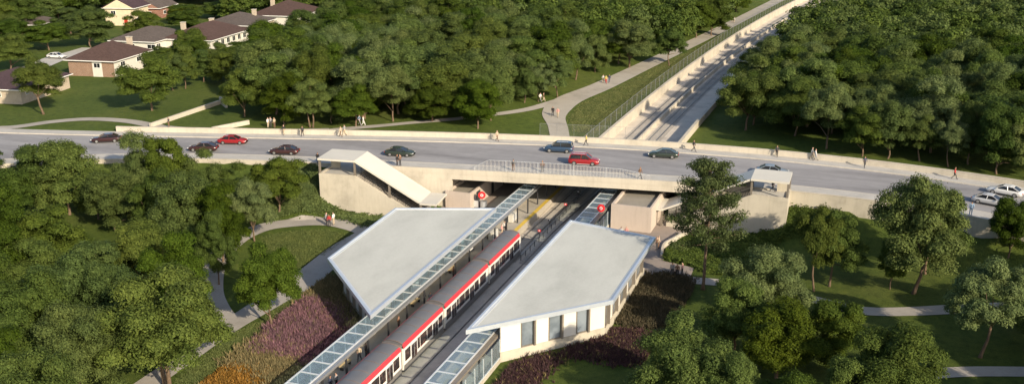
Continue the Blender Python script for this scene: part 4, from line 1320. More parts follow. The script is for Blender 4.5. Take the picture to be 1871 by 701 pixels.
BODY = {}
def body_meshes(kind):
    J, E, rad = pose(kind)
    names = list(J)
    me = bpy.data.meshes.new('figure_' + kind)
    me.from_pydata([J[n] for n in names], [(names.index(a), names.index(b)) for a, b in E], [])
    ob = bpy.data.objects.new('figure_tmp', me); C.objects.link(ob)
    md = ob.modifiers.new('skin', 'SKIN'); md.branch_smoothing = 0.2; md.use_smooth_shade = True
    for i, n in enumerate(names):
        sv = me.skin_vertices[0].data[i]; sv.radius = rad[n]; sv.use_root = (n == 'pelvis')
    sb = ob.modifiers.new('sub', 'SUBSURF'); sb.levels = 1; sb.render_levels = 1
    dg = bpy.context.evaluated_depsgraph_get(); dg.update()
    ev = ob.evaluated_get(dg)
    full = bpy.data.meshes.new_from_object(ev)
    bpy.data.objects.remove(ob)
    nv = len(full.vertices)
    V = np.empty(nv * 3, np.float32); full.vertices.foreach_get('co', V); V = V.reshape(-1, 3).astype(float)
    N = np.empty(nv * 3, np.float32); full.vertices.foreach_get('normal', N); N = N.reshape(-1, 3).astype(float)
    best = np.full(nv, 1e9); seg = np.zeros(nv, int); par = np.zeros(nv)
    for k, (a, b) in enumerate(E):
        A, B = np.array(J[a]), np.array(J[b]); d = B - A
        t = np.clip(((V - A) @ d) / (d @ d), 0, 1)
        dist = np.linalg.norm(V - A - t[:, None] * d, axis=1) / (0.5 * (rad[a][0] + rad[b][0]) + .03)
        m = dist < best; best[m] = dist[m]; seg[m] = k; par[m] = t[m]
    zone = []
    hz = J['head'][2]
    for i in range(nv):
        a, b = E[seg[i]]; z = V[i][2]
        if a in ('waist', 'chest') and b in ('chest', 'neck', 'sh_r', 'sh_l'): q = 'shirt' if b != 'neck' or par[i] < .75 else 'skin'
        elif a.startswith('sh_') or a.startswith('elb_'): q = 'shirt'
        elif a == 'pelvis' and b == 'waist': q = 'shirt' if par[i] > .3 else 'trousers'
        elif a == 'pelvis' or a.startswith('hip_') or a.startswith('knee_'): q = 'trousers'
        elif a.startswith('ank_'): q = 'shoe_' + a[-1]
        elif a in ('head', 'neck') and (b in ('crown', 'head')):
            q = 'hair' if (z > hz + .085 or (V[i][1] < -.005 + J['head'][1] - .02 and z > hz - .05)) else 'skin'
        else: q = 'skin'
        zone.append(q)
    polys = [tuple(p.vertices) for p in full.polygons]
    out = {}
    def sub(want, off, name):
        fs = [p for p in polys if sum(zone[v] == want for v in p) >= len(p) - 1]
        vs = sorted({v for p in fs for v in p}); ix = {v: i for i, v in enumerate(vs)}
        m = bpy.data.meshes.new(name)
        m.from_pydata([tuple(V[v] + N[v] * off) for v in vs], [], [tuple(ix[v] for v in p) for p in fs])
        for p in m.polygons: p.use_smooth = True
        m.materials.append(M['grey_cloth'])
        return m
    out['shirt'] = sub('shirt', .016, 'jacket'); out['trousers'] = sub('trousers', .013, 'trousers')
    out['shoe_r'] = sub('shoe_r', .014, 'shoe'); out['shoe_l'] = sub('shoe_l', .014, 'shoe'); out['hair'] = sub('hair', .017, 'hair')
    full.materials.clear(); full.materials.append(M['skin_mid'])
    full.name = 'body_' + kind
    BODY[kind] = (full, out)


for k in ('stand', 'walk', 'stroll', 'sit'): body_meshes(k)


def person(kind, loc, ang, label, skin, top, legs, hair, group, scale=1.06):
    full, parts = BODY[kind]
    def ob(name, me, mat, parent=None):
        o = link(name, me, parent)
        o.material_slots[0].link = 'OBJECT'; o.material_slots[0].material = M[mat]
        return o
    p = ob('person', full, skin)
    p.location = loc; p.rotation_euler = (0, 0, ang); p.scale = (scale,) * 3
    tag(p, label, 'person', group)
    ob('jacket', parts['shirt'], top, p); ob('trousers', parts['trousers'], legs, p); ob('shoe', parts['shoe_r'], 'black', p); ob('shoe', parts['shoe_l'], 'black', p); ob('hair', parts['hair'], hair, p)
    return p


def fz(px, py, lev):
    if lev == 'road': X, Y = W(px, py, .13); return (X, Y, .13)
    if lev == 'path': X, Y, Z = T(px, py); return (X, Y, Z + .07)
    X, Y = W(px, py, lev); return (X, Y, lev)
EAST, WEST, AWAY, TOWARD = -math.pi / 2, math.pi / 2, 0.15, math.pi + .2
G1, G2, G3, G4, G5 = 'people on the far sidewalk', 'people on the near side of the bridge', 'people on the paths', 'people on the plaza', 'people on the station platforms'
for px, py, lev, kind, ang, lab, sk, top, leg, hr, g in [
    (519, 246.5, 'road', 'stroll', TOWARD, 'person in black top with bare arms on the far sidewalk, behind the brown sedan', 'skin_pale', 'black', 'beige', 'hair_brown', G1),
    (553, 249, 'road', 'walk', TOWARD, 'person all in dark clothes on the far sidewalk below the twin tree trunks', 'skin_mid', 'charcoal', 'black', 'hair_black', G1),
    (623, 250.5, 'road', 'walk', WEST, 'striding person in beige coat on the far sidewalk, slightly ahead of a companion', 'skin_pale', 'beige', 'brown_cloth', 'hair_fair', G1),
    (630, 247.5, 'road', 'stroll', WEST, 'person in tan jacket following the striding beige-coated walker', 'skin_pale', 'grey_cloth', 'beige', 'hair_brown', G1),
    (908, 258, 'road', 'walk', EAST, 'lone person in pale top and tan trousers on the far sidewalk', 'skin_pale', 'beige', 'brown_cloth', 'hair_fair', G1),
    (1071, 266, 'road', 'stroll', WEST, 'person in yellow top and dark trousers on the far sidewalk behind the red SUV', 'skin_pale', 'yellow_cloth', 'charcoal', 'hair_fair', G1),
    (1267, 277, 'road', 'walk', EAST, 'person in black at the far parapet above the end of the rail trench', 'skin_mid', 'black', 'charcoal', 'hair_black', G1),
    (1419, 286, 'road', 'stroll', TOWARD, 'person in dark suit on the far sidewalk behind the small stair pavilion', 'skin_mid', 'charcoal', 'black', 'hair_brown', G1),
    (1483, 291, 'road', 'walk', EAST, 'person in grey top walking with a white-shirted companion on the far sidewalk', 'skin_pale', 'grey_cloth', 'beige', 'hair_brown', G1),
    (1489, 293, 'road', 'stroll', EAST, 'person in white shirt beside the grey-topped walker on the far sidewalk', 'skin_pale', 'white_cloth', 'grey_cloth', 'hair_fair', G1),
    (1579, 306, 'road', 'walk', TOWARD, 'lone person in navy clothes on the far sidewalk between the pair and the red shirt', 'skin_mid', 'navy', 'charcoal', 'hair_brown', G1),
    (1743, 327, 'road', 'walk', EAST, 'person in red shirt and dark trousers walking on the far sidewalk', 'skin_mid', 'red_cloth', 'charcoal', 'hair_brown', G1),
    (581, 299, 'road', 'stand', AWAY, 'person in black standing at the roadside by the covered stair roof corner', 'skin_mid', 'black', 'navy', 'hair_black', G2),
    (726, 304, 'road', 'stand', EAST, 'person in black jacket of the pair on the near sidewalk above the sloped stair roof', 'skin_mid', 'black', 'charcoal', 'hair_black', G2),
    (731.5, 303.5, 'road', 'stand', WEST, 'person in brown jacket of the pair standing above the sloped stair roof', 'skin_pale', 'brown_cloth', 'charcoal', 'hair_brown', G2),
    (938, 312, 'road', 'stand', AWAY, 'dark figure behind the slatted safety screen, nearer the wide station roof', 'skin_mid', 'charcoal', 'brown_cloth', 'hair_black', G2),
    (991, 314, 'road', 'stand', TOWARD, 'dark figure behind the middle of the slatted safety screen, below the blue SUV', 'skin_mid', 'brown_cloth', 'charcoal', 'hair_brown', G2),
    (1169, 326.5, 'road', 'walk', EAST, 'person in dark cap and brown clothes on the near sidewalk before the pine', 'skin_mid', 'brown_cloth', 'charcoal', 'hair_black', G2),
    (1411, 350, 'road', 'walk', EAST, 'person in black striding under the small stair pavilion roof', 'skin_mid', 'black', 'charcoal', 'hair_brown', G2),
    (1773, 393, 'road', 'stand', AWAY, 'person in pale blue clothes on the near sidewalk below the silver sedan', 'skin_mid', 'sky_cloth', 'sky_cloth', 'hair_brown', G2),
    (490, 234, 'path', 'stand', EAST, 'person in white jacket in the trio on the lawn path behind the parapet', 'skin_pale', 'white_cloth', 'beige', 'hair_fair', G3),
    (495, 233.5, 'path', 'stand', TOWARD, 'person in grey top, middle of the trio behind the parapet', 'skin_pale', 'grey_cloth', 'charcoal', 'hair_brown', G3),
    (502, 234.5, 'path', 'stand', WEST, 'person in tan top with light hair in the trio behind the parapet', 'skin_pale', 'beige', 'brown_cloth', 'hair_fair', G3),
    (657, 230, 'path', 'walk', EAST, 'person in grey-blue beside the white-clad walker on the narrow woodland path', 'skin_pale', 'sky_cloth', 'grey_cloth', 'hair_brown', G3),
    (664, 230.5, 'path', 'stroll', EAST, 'person dressed in white on the narrow woodland path', 'skin_pale', 'white_cloth', 'white_cloth', 'hair_fair', G3),
    (309, 233, 'path', 'stand', WEST, 'lone person in dark coat on the lawn path by the slanting wall', 'skin_mid', 'charcoal', 'brown_cloth', 'hair_fair', G3),
    (1010, 213, 'path', 'walk', TOWARD, 'person in black on the bend of the shared path towards the bridge', 'skin_mid', 'black', 'charcoal', 'hair_fair', G3),
    (1019, 215, 'path', 'stroll', TOWARD, 'person in beige clothes beside the black-clad walker at the path bend', 'skin_pale', 'pink_cloth', 'beige', 'hair_brown', G3),
    (987, 187, 'path', 'walk', EAST, 'person in white shirt with a companion where the woodland path meets the shared path', 'skin_pale', 'white_cloth', 'grey_cloth', 'hair_brown', G3),
    (993, 187, 'path', 'stroll', EAST, 'person in brown jacket next to the white shirt near the path junction', 'skin_pale', 'brown_cloth', 'beige', 'hair_fair', G3),
    (1102, 152, 'path', 'walk', TOWARD, 'person in pale top, outermost of the three walkers on the shared path', 'skin_pale', 'white_cloth', 'beige', 'hair_black', G3),
    (1107, 153.5, 'path', 'stroll', TOWARD, 'person in yellow top and red trousers among three walkers on the shared path', 'skin_pale', 'yellow_cloth', 'red_cloth', 'hair_fair', G3),
    (1113, 151.5, 'path', 'walk', TOWARD, 'person in navy jacket among three walkers on the shared path', 'skin_mid', 'navy', 'denim', 'hair_black', G3),
    (1236, 89, 'path', 'walk', TOWARD, 'lone person in blue under the tree beside the shared path', 'skin_mid', 'sky_cloth', 'denim', 'hair_brown', G3),
    (1338, 42, 'path', 'walk', AWAY, 'person in brown top in the farthest pair on the shared path', 'skin_pale', 'brown_cloth', 'beige', 'hair_brown', G3),
    (1341, 42.5, 'path', 'stroll', AWAY, 'person in white top in the farthest pair on the shared path', 'skin_pale', 'white_cloth', 'beige', 'hair_fair', G3),
    (597, 412, 'path', 'stand', EAST, 'person in grey jacket in the trio on the curved path below the embankment', 'skin_pale', 'grey_cloth', 'charcoal', 'hair_brown', G3),
    (602, 414, 'path', 'stand', TOWARD, 'person in red jacket in the trio on the curved path below the embankment', 'skin_mid', 'red_cloth', 'charcoal', 'hair_black', G3),
    (610, 411, 'path', 'stand', WEST, 'person in white shirt in the trio on the curved path below the embankment', 'skin_pale', 'white_cloth', 'beige', 'hair_brown', G3),
    (1200, 456, ZP + .04, 'stand', WEST, 'person in brown jacket at the far corner of the pointed station roof', 'skin_pale', 'brown_cloth', 'charcoal', 'hair_fair', G4),
    (1203, 453, ZP + .04, 'stand', EAST, 'person in tan top close behind the brown jacket at the roof corner', 'skin_pale', 'beige', 'brown_cloth', 'hair_fair', G4),
    (1228, 505, ZP + .04, 'walk', TOWARD, 'person in grey top in the trio on the plaza near the pine trunk', 'skin_mid', 'grey_cloth', 'charcoal', 'hair_black', G4),
    (1237, 506, ZP + .04, 'stand', TOWARD, 'person in dark brown jacket, tallest of the plaza trio near the pine', 'skin_mid', 'brown_cloth', 'black', 'hair_black', G4),
    (1246, 505, ZP + .04, 'stand', WEST, 'person in pale top in the plaza trio, closest to the pine trunk', 'skin_pale', 'pink_cloth', 'charcoal', 'hair_black', G4),
]:
    person(kind, fz(px, py, lev), ang + rnd.uniform(-.25, .25), lab, sk, top, leg, hr, g, 1.14 * rnd.uniform(.95, 1.05))
for px, py, z, kind, ang, lab, sk, top, leg, hr in [
    (917, 412, -4.5, 'stand', EAST, 'person in pink top waiting on the platform by the nose of the train', 'skin_pale', 'pink_cloth', 'beige', 'hair_brown'),
    (922, 407, -4.5, 'stand', TOWARD, 'person in white top waiting closest to the yellow platform edge ahead of the train', 'skin_pale', 'white_cloth', 'charcoal', 'hair_black'),
    (828, 488, -4.4, 'stand', EAST, 'person in brown coat on the platform beside the second joint of the train roof', 'skin_mid', 'brown_cloth', 'charcoal', 'hair_brown'),
    (775, 533, -4.4, 'stand', EAST, 'person in black on the platform where the canopy passes the wide roof corner side', 'skin_mid', 'black', 'black', 'hair_black'),
    (786, 536, -4.4, 'walk', AWAY, 'person in grey walking near the black-clad waiting person on the platform', 'skin_mid', 'grey_cloth', 'charcoal', 'hair_black'),
    (728, 579, -4.4, 'stand', EAST, 'person in dark red coat on the platform below the point of the wide roof', 'skin_mid', 'brown_cloth', 'black', 'hair_black'),
    (656, 634, -4.4, 'walk', TOWARD, 'person in tan jacket on the platform beside the glass canopy in the foreground', 'skin_pale', 'beige', 'charcoal', 'hair_brown'),
    (668, 629, -4.4, 'stand', EAST, 'person in black jacket close to the tan jacket on the foreground platform', 'skin_mid', 'black', 'charcoal', 'hair_black'),
    (603, 688, -4.4, 'stand', EAST, 'person in navy on the platform at the near end of the train', 'skin_mid', 'navy', 'black', 'hair_black'),
    (614, 683, -4.4, 'stand', WEST, 'person in grey jacket facing the navy-clad person at the near end of the train', 'skin_pale', 'grey_cloth', 'black', 'hair_brown')]:
    X, Y = W(px, py, z)
    person(kind, (max(X, -49.2) if X > -49.2 else -48.9, Y, ZP + .01), ang, lab, sk, top, leg, hr, G5, 1.03)
for px, py, kind, ang, lab, top in [(884, 632, 'stand', WEST, 'person in red top behind the glass screen under the pointed roof', 'red_cloth'), (896, 612, 'walk', AWAY, 'person in white top behind the glass screen under the pointed roof', 'white_cloth')]:
    X, Y = W(px, py, -4.8)
    person(kind, (max(min(X, -34.9), -38.5), Y, ZP + .01), ang, lab, 'skin_pale', top, 'charcoal', 'hair_brown', G5, 1.03)
# seated pair on a low plaza bench
bX, bY = W(1140, 430, ZP)
t = thing('plaza_bench', 'low pale bench with a seated pair before the pinkish concrete block', 'bench', (bX, bY, ZP + .035), YAW)
MB().box(-1.1, 1.1, -.22, .22, .40, .47).build('seat', M['tan_panel'], t)
for s in (-.85, .85): MB().box(s - .05, s + .05, -.18, .18, 0, .40).build('leg', M['dark_metal'], t)
for i, (dx, lab, top, hr) in enumerate([(-.45, 'seated person in white shirt on the low plaza bench', 'white_cloth', 'hair_black'), (.35, 'seated person in pink shirt on the low plaza bench', 'pink_cloth', 'hair_fair')]):
    person('sit', (bX + dx * math.cos(YAW), bY + dx * math.sin(YAW), ZP + .05), math.pi + YAW, lab, 'skin_pale', top, 'brown_cloth', hr, G4, 1.05)
# ------------------------------------------------------------------ trees
RG = np.random.default_rng(11)


def leaf_quads(P, Nn, size, rg, aspect=0.62):
    """leaf-sized quads at points P with normals roughly Nn"""
    n = len(P)
    Nn = Nn + rg.normal(0, .34, (n, 3)); Nn /= np.linalg.norm(Nn, axis=1)[:, None]
    a = rg.normal(0, 1, (n, 3)); a -= (a * Nn).sum(1)[:, None] * Nn; a /= np.linalg.norm(a, axis=1)[:, None]
    b = np.cross(Nn, a)
    s = size * rg.uniform(.65, 1.35, n)[:, None]
    a = a * s; b = b * s * aspect
    V = np.stack([P - a, P - b * .9 + a * .1, P + a, P + b * .9 + a * .1], 1).reshape(-1, 3)
    F = np.arange(n * 4).reshape(n, 4)
    return V, F


def crown_points(seed, Rr, z0, z1, nclump, nleaf, rc=(.24, .36), lumps=None, flat=.8):
    rg = np.random.default_rng(seed)
    zc, hz = (z0 + z1) / 2, (z1 - z0) / 2
    cs = []
    # irregular outline: a few main lobes, clumps scattered on them
    nl = lumps or 4
    lob = []
    for i in range(nl):
        a = 2 * math.pi * (i + rg.uniform(-.3, .3)) / nl
        r = rg.uniform(.25, .52) * Rr
        lob.append((r * math.cos(a), r * math.sin(a), zc + hz * rg.uniform(-.42, .10), rg.uniform(.50, .66) * Rr))
    lob.append((rg.uniform(-.1, .1) * Rr, rg.uniform(-.1, .1) * Rr, zc + hz * .32, .60 * Rr))
    k = 0
    while len(cs) < nclump:
        L = lob[k % len(lob)]; k += 1
        d = rg.normal(0, 1, 3); d /= np.linalg.norm(d)
        if d[2] < -.75: continue
        q = rg.uniform(.70, 1.0)
        vz = hz * .66
        p = np.array([L[0] + d[0] * L[3] * q, L[1] + d[1] * L[3] * q, L[2] + d[2] * vz * q])
        rad = math.hypot(p[0], p[1])
        if rad > Rr * .9: p[:2] *= Rr * .9 / rad
        p[2] = np.clip(p[2], z0 + .22 * hz * (1 - rad / Rr) + .16 * hz, z1 - .16 * hz)
        cs.append((p, rg.uniform(*rc) * Rr))
    P, N = [], []
    per = nleaf // nclump
    for p, r in cs:
        d = rg.normal(0, 1, (per, 3)); d /= np.linalg.norm(d, axis=1)[:, None]
        d[:, 2] = np.where(d[:, 2] < -.3, -d[:, 2] * .6, d[:, 2])
        rr = r * rg.uniform(.55, 1.08, per)[:, None]
        ruff = 1 + .18 * np.sin(d[:, :1] * 7 + p[0]) * np.cos(d[:, 1:2] * 6 + p[1])
        pts = p + d * rr * ruff * np.array([1, 1, flat])
        P.append(pts); N.append(d + np.array([0, 0, .35]))
    return np.concatenate(P), np.concatenate(N), cs


def trunk_mesh(seed, H, Rr, z0, cs, lean=0.0, twin=False, base=.2):
    rg = np.random.default_rng(seed)
    mb = MB()
    tops = [p for p, r in cs]
    starts = [(-.35, 0), (.35, .1)] if twin else [(0, 0)]
    for sx, sy in starts:
        l = np.array([lean + sx * 1.6, rg.uniform(-.25, .25), 0])
        fork = np.array([sx, sy, 0]) + l * .8 + np.array([0, 0, z0 * rg.uniform(.8, 1.0)])
        s0 = np.array([sx, sy, -.3])
        m1 = s0 + (fork - s0) * .2; m2 = s0 + (fork - s0) * .6 + np.array([rg.uniform(-.12, .12), rg.uniform(-.12, .12), 0])
        b = base
        mb.tube([s0, m1, m2, fork], [b * 1.7, b * 1.12, b * .9, b * .8], 9)
        pick = rg.choice(len(tops), min(5, len(tops)), replace=False)
        for i in pick:
            e = tops[i] * np.array([.8, .8, 1]) + np.array([0, 0, -.2])
            mid = fork + (e - fork) * .45 + np.array([0, 0, .10 * H * .4]) * .4 + rg.normal(0, .15, 3)
            mb.tube([fork - np.array([0, 0, .15]), mid, e], [b * .55, b * .32, b * .10], 6)
    return mb


def make_variant(kind, seed, H, Rr, cb, nclump, nleaf, leafm, lsize, rc=(.24, .36), lumps=4, lean=0, twin=False, flat=.8):
    z0 = H * cb
    P, N, cs = crown_points(seed, Rr, z0, H, nclump, nleaf, rc, lumps, flat)
    V, F = leaf_quads(P, N, lsize, np.random.default_rng(seed + 99))
    cm = np_mesh('crown_' + kind, V, F, leafm)
    tm = trunk_mesh(seed + 5, H, Rr, z0 + .12 * H, cs, lean, twin, .013 * H + .03).mesh('trunk_' + kind, M['bark'], True)
    return dict(H=H, R=Rr, crown=cm, trunk=tm, P=P, N=N)


VAR = {}
VAR['green'] = [make_variant('green', 101 + i * 7, 10, 4.3, .07, 56, 66000, M['leaf_green'], .108, (.21, .32), 3 + i % 3, flat=.9) for i in range(4)]
VAR['dark'] = [make_variant('dark', 201 + i * 7, 10, 4.2, .05, 58, 66000, M['leaf_dark'], .108, (.20, .31), 4 + i % 2, flat=.9) for i in range(3)]
VAR['pale'] = [make_variant('pale', 301 + i * 7, 10, 4.6, .10, 52, 66000, M['leaf_pale'], .102, (.21, .33), 5, flat=.85, lean=.4 * (i - 1)) for i in range(3)]
VAR['open'] = [make_variant('open', 401 + i * 7, 10, 4.4, .24, 46, 52000, M['leaf_pale'], .102, (.20, .31), 4, lean=.7 - 1.4 * i, flat=.8) for i in range(2)]
VAR['twin'] = [make_variant('twin', 501, 10, 4.6, .25, 56, 85000, M['leaf_green'], .10, (.20, .32), 4, twin=True, flat=.9)]
# the tall pine: bare lower stem, flattened tiers
def pine_variant():
    rg = np.random.default_rng(77)
    P, N = [], []
    mb = MB()
    H = 18.0
    stem = [np.array([0, 0, -.3]), np.array([.05, 0, 1.0]), np.array([.12, .05, 6.5]), np.array([.35, .1, 10.5]), np.array([.2, .1, 14]), np.array([.25, .1, 17.2])]
    mb.tube(stem, [.36, .21, .18, .14, .10, .05], 9)
    for i in range(50):
        z = 6.6 + 11.0 * (i / 49) ** .95 + rg.uniform(-.7, .7) * (1 if i < 46 else .2)
        a = i * 2.4 + rg.uniform(-.4, .4)
        q = (z - 6.0) / 12
        reach = (4.4 * max(0, 1 - q ** 2.2) ** .5 * (.78 + .22 * min(1, (q + .1) * 4)) + .5) * rg.uniform(.6, 1.05)
        s = np.array([.2, .08, z - .6]); e = np.array([.2 + math.cos(a) * reach, .08 + math.sin(a) * reach, z + .35 * reach * rg.uniform(-.15, .4)])
        mb.tube([s, s + (e - s) * .5 + np.array([0, 0, -.1]), e], [.085, .05, .02], 5)
        for t in (.55, .8, 1.0):
            c = s + (e - s) * t
            r = rg.uniform(.8, 1.45)
            n = 190
            d = rg.normal(0, 1, (n, 3)); d /= np.linalg.norm(d, axis=1)[:, None]
            P.append(c + d * r * rg.uniform(.4, 1.05, n)[:, None] * np.array([1, 1, .68]) + np.array([0, 0, .15])); N.append(d + np.array([0, 0, .3]))
    P = np.concatenate(P); N = np.concatenate(N)
    V, F = leaf_quads(P, N, .17, rg, .4)
    return dict(H=H, R=4.6, crown=np_mesh('crown_pine', V, F, M['needle']), trunk=mb.mesh('trunk_pine', M['bark'], True))
VAR['pine'] = [pine_variant()]

TREES = []   # (X, Y, radius) placed so far


def tree(v, X, Y, Z, h, r, label, group, name='deciduous_tree', rz=None):
    t = thing(name, label, 'tree', (X, Y, Z), rnd.uniform(0, 6.28) if rz is None else rz, group)
    t.scale = (r / v['R'], r / v['R'], h / v['H'])
    link('trunk', v['trunk'], t); link('crown', v['crown'], t)
    TREES.append((X, Y, r))
    return t


def height_for(X, Y, Z, ytop):
    lo, hi = 2.0, 30.0
    for _ in range(30):
        m = (lo + hi) / 2
        if PX(X, Y, Z + m)[1] > ytop: lo = m
        else: hi = m
    return lo


def scale_at(X, Y, Z):
    a = PX(X, Y, Z); b = PX(X + math.cos(YAW), Y + math.sin(YAW), Z)
    return b[0] - a[0]


def ptree(bx, by, ytop, wpx, kind, label, group, var=None, dx=0, name='deciduous_tree', rz=None):
    if group == GF: wpx *= .92
    X, Y, Z = T(bx, by)
    v = VAR[kind][(var if var is not None else rnd.randrange(9)) % len(VAR[kind])]
    h = height_for(X, Y, Z, ytop + 4)
    r = wpx / 2 / scale_at(X, Y, Z + h * .6) * 1.04
    return tree(v, X, Y, Z, h, r, label, group, name, rz)


GL, GF, GR, GP = 'trees on the lawn among the houses', 'big dark trees in front of the road', 'park trees below the bridge', 'trees along the woodland edge'
ptree(1284, 528, 287, 124, 'pine', 'tall pine with a bare straight trunk rising from the plaza edge before the stair pavilion', None, 0, name='pine_tree', rz=.6)
# lawn and houses
for a in [
    (80, 209, 100, 100, 'open', 'leaning lawn tree in front of the buff stone house'),
    (278, 202, 92, 106, 'green', 'round full tree alone on the lawn before the white side wall'),
    (339, 162, 80, 54, 'green', 'slim tree on the lawn behind the round full lawn tree'),
    (316, 165, 96, 58, 'dark', 'dark tree tucked between the brown hip-roofed house and the slim lawn tree'),
    (447, 213, 124, 82, 'green', 'bushy tree standing at the shaded return of the slanting lawn wall'),
    (372, 150, 86, 58, 'dark', 'dark tree in shade beyond the slanting lawn wall'),
    (312, 124, 84, 52, 'green', 'tree between the grey roof and the lawn'),
    (352, 132, 66, 62, 'dark', 'dark tree hiding the end of the low grey-roofed house'),
    (418, 150, 84, 78, 'green', 'full tree below the row of dark side windows'),
    (475, 168, 86, 88, 'green', 'broad tree in the shade east of the slanting wall'),
    (478, 118, 56, 68, 'dark', 'dark tree at the corner of the two-chimney house'),
    (520, 100, 40, 70, 'green', 'tree in front of the brown-roofed house farthest up the row'),
    (30, 95, 28, 78, 'dark', 'dark street tree beyond the driveway car'),
    (20, 130, 55, 84, 'green', 'broad tree beside the driveway and the buff stone house'),
    (90, 92, 32, 78, 'green', 'tree shading the driveway behind the white parked sedan'),
    (166, 86, 8, 80, 'dark', 'dark round tree behind the brown hip roof'),
    (130, 62, 10, 70, 'dark', 'dark tree left of the cream gabled house'),
    (263, 82, 12, 72, 'green', 'round tree between the cream gabled house and the red brick house'),
    (345, 60, 4, 70, 'dark', 'dark tree behind the chimney of the grey-roofed house'),
    (348, 122, 45, 74, 'green', 'tall tree between the grey roof and the long brown roof with two chimneys'),
    (488, 128, 26, 84, 'green', 'tall broad tree at the far end of the long brown roof'),
    (438, 126, 72, 62, 'dark', 'dark tree below the far windows of the two-chimney house'),
    (398, 118, 74, 56, 'green', 'small tree below the near windows of the two-chimney house'),
    (326, 44, 2, 46, 'green', 'narrow tree beside the red brick house'),
    (292, 118, 80, 52, 'dark', 'dark tree against the white side of the brown hip-roofed house'),
    (545, 84, 32, 60, 'green', 'tree below the pale eaves of the farthest brown roof'),
    (60, 55, 8, 70, 'dark', 'dark tree in the far corner behind the driveway'),
    (14, 68, 18, 56, 'green', 'tree at the far end of the driveway'),
    (252, 32, -14, 62, 'dark', 'dark tree in front of the far brick house'),
    (392, 34, -2, 60, 'green', 'tree above the long brown roof with two chimneys'),
    (450, 10, -30, 66, 'dark', 'dark tree behind the second grey roof'),
    (60, 8, -38, 66, 'dark', 'dark tree on the far street, top corner'), (130, 14, -30, 62, 'green', 'green tree on the far street behind the hidden cream house'), (320, 0, -42, 62, 'green', 'green tree beyond the red brick house'),
]: ptree(*a[:5], a[5], GL)
# woodland edge beyond the parapet and along the shared path
for a in [
    (569, 233, 142, 84, 'twin', 'twin-trunk tree right behind the parapet beside the dark-clad walker'),
    (606, 225, 158, 66, 'dark', 'dark tree between the twin-trunk tree and the single orange-lit trunk'),
    (650, 231, 148, 84, 'green', 'tree with one sunlit trunk beside the white-clad pair'),
    (520, 228, 130, 86, 'dark', 'dark tree just behind the trio on the lawn path'),
    (718, 222, 116, 92, 'pale', 'pale grey-green spreading tree above the narrow woodland path'),
    (790, 222, 146, 86, 'dark', 'very dark round tree beside the narrow woodland path'),
    (740, 190, 96, 90, 'green', 'tree behind the pale spreading tree'),
    (873, 235, 138, 90, 'green', 'tall full tree closest to the parapet at the narrow path'),
    (897, 220, 112, 84, 'green', 'tree behind the tall full tree by the narrow path, its trunk sunlit'),
    (958, 188, 102, 66, 'pale', 'pale tree by the path junction with the white-shirted walker'),
    (984, 186, 112, 56, 'open', 'slender tree with forked trunk at the path junction'),
    (1019, 178, 98, 62, 'open', 'lone slender tree on the grass bend of the shared path'),
    (1087, 132, 56, 54, 'green', 'small round tree standing clear beside the shared path'),
    (1150, 124, 34, 96, 'pale', 'spreading pale tree with forked sunlit trunk along the shared path'),
    (1130, 117, 40, 66, 'green', 'green tree just behind the spreading forked tree'),
    (1223, 121, 45, 62, 'open', 'leaning tree on the grass strip between shared path and fence'),
    (1272, 70, -8, 66, 'green', 'tree beside the shared path below the farthest pair'),
    (1300, 66, -14, 70, 'dark', 'dark tree close to the shared path with a bare lower trunk'),
    (1345, 22, -40, 60, 'green', 'farthest tree along the open side of the shared path'),
]: ptree(*a[:5], a[5], GP)
# right-hand woodland front row
GW = 'woodland front row behind the bridge parapet'
for a in [
    (1362, 238, 100, 112, 'pale', 'big pale tree at the trench corner, front of the dense woodland'),
    (1376, 228, 130, 90, 'green', 'green tree pressed against the big pale corner tree'),
    (1452, 248, 140, 104, 'pale', 'pale tree behind the dark-suited walker in the woodland front row'),
    (1510, 272, 150, 104, 'pale', 'spreading pale tree behind the grey and white walking pair'),
    (1575, 286, 186, 92, 'green', 'bushy green tree reaching down to the parapet beside the lone navy walker'),
    (1622, 290, 176, 92, 'dark', 'full tree between the bushy one and the leaning trunk'),
    (1680, 294, 206, 86, 'open', 'slanting-trunk tree behind the parapet just before the red-shirted walker'),
    (1732, 305, 208, 66, 'open', 'small forked tree right above the red-shirted walker'),
    (1768, 300, 180, 84, 'dark', 'dark tree behind the small forked tree'),
    (1820, 318, 184, 96, 'dark', 'dark tree with leaning trunk at the parapet bend above the white sedan'),
    (1872, 326, 190, 90, 'pale', 'pale tree beyond the white sedan at the picture edge'),
]: ptree(*a[:5], a[5], GW)
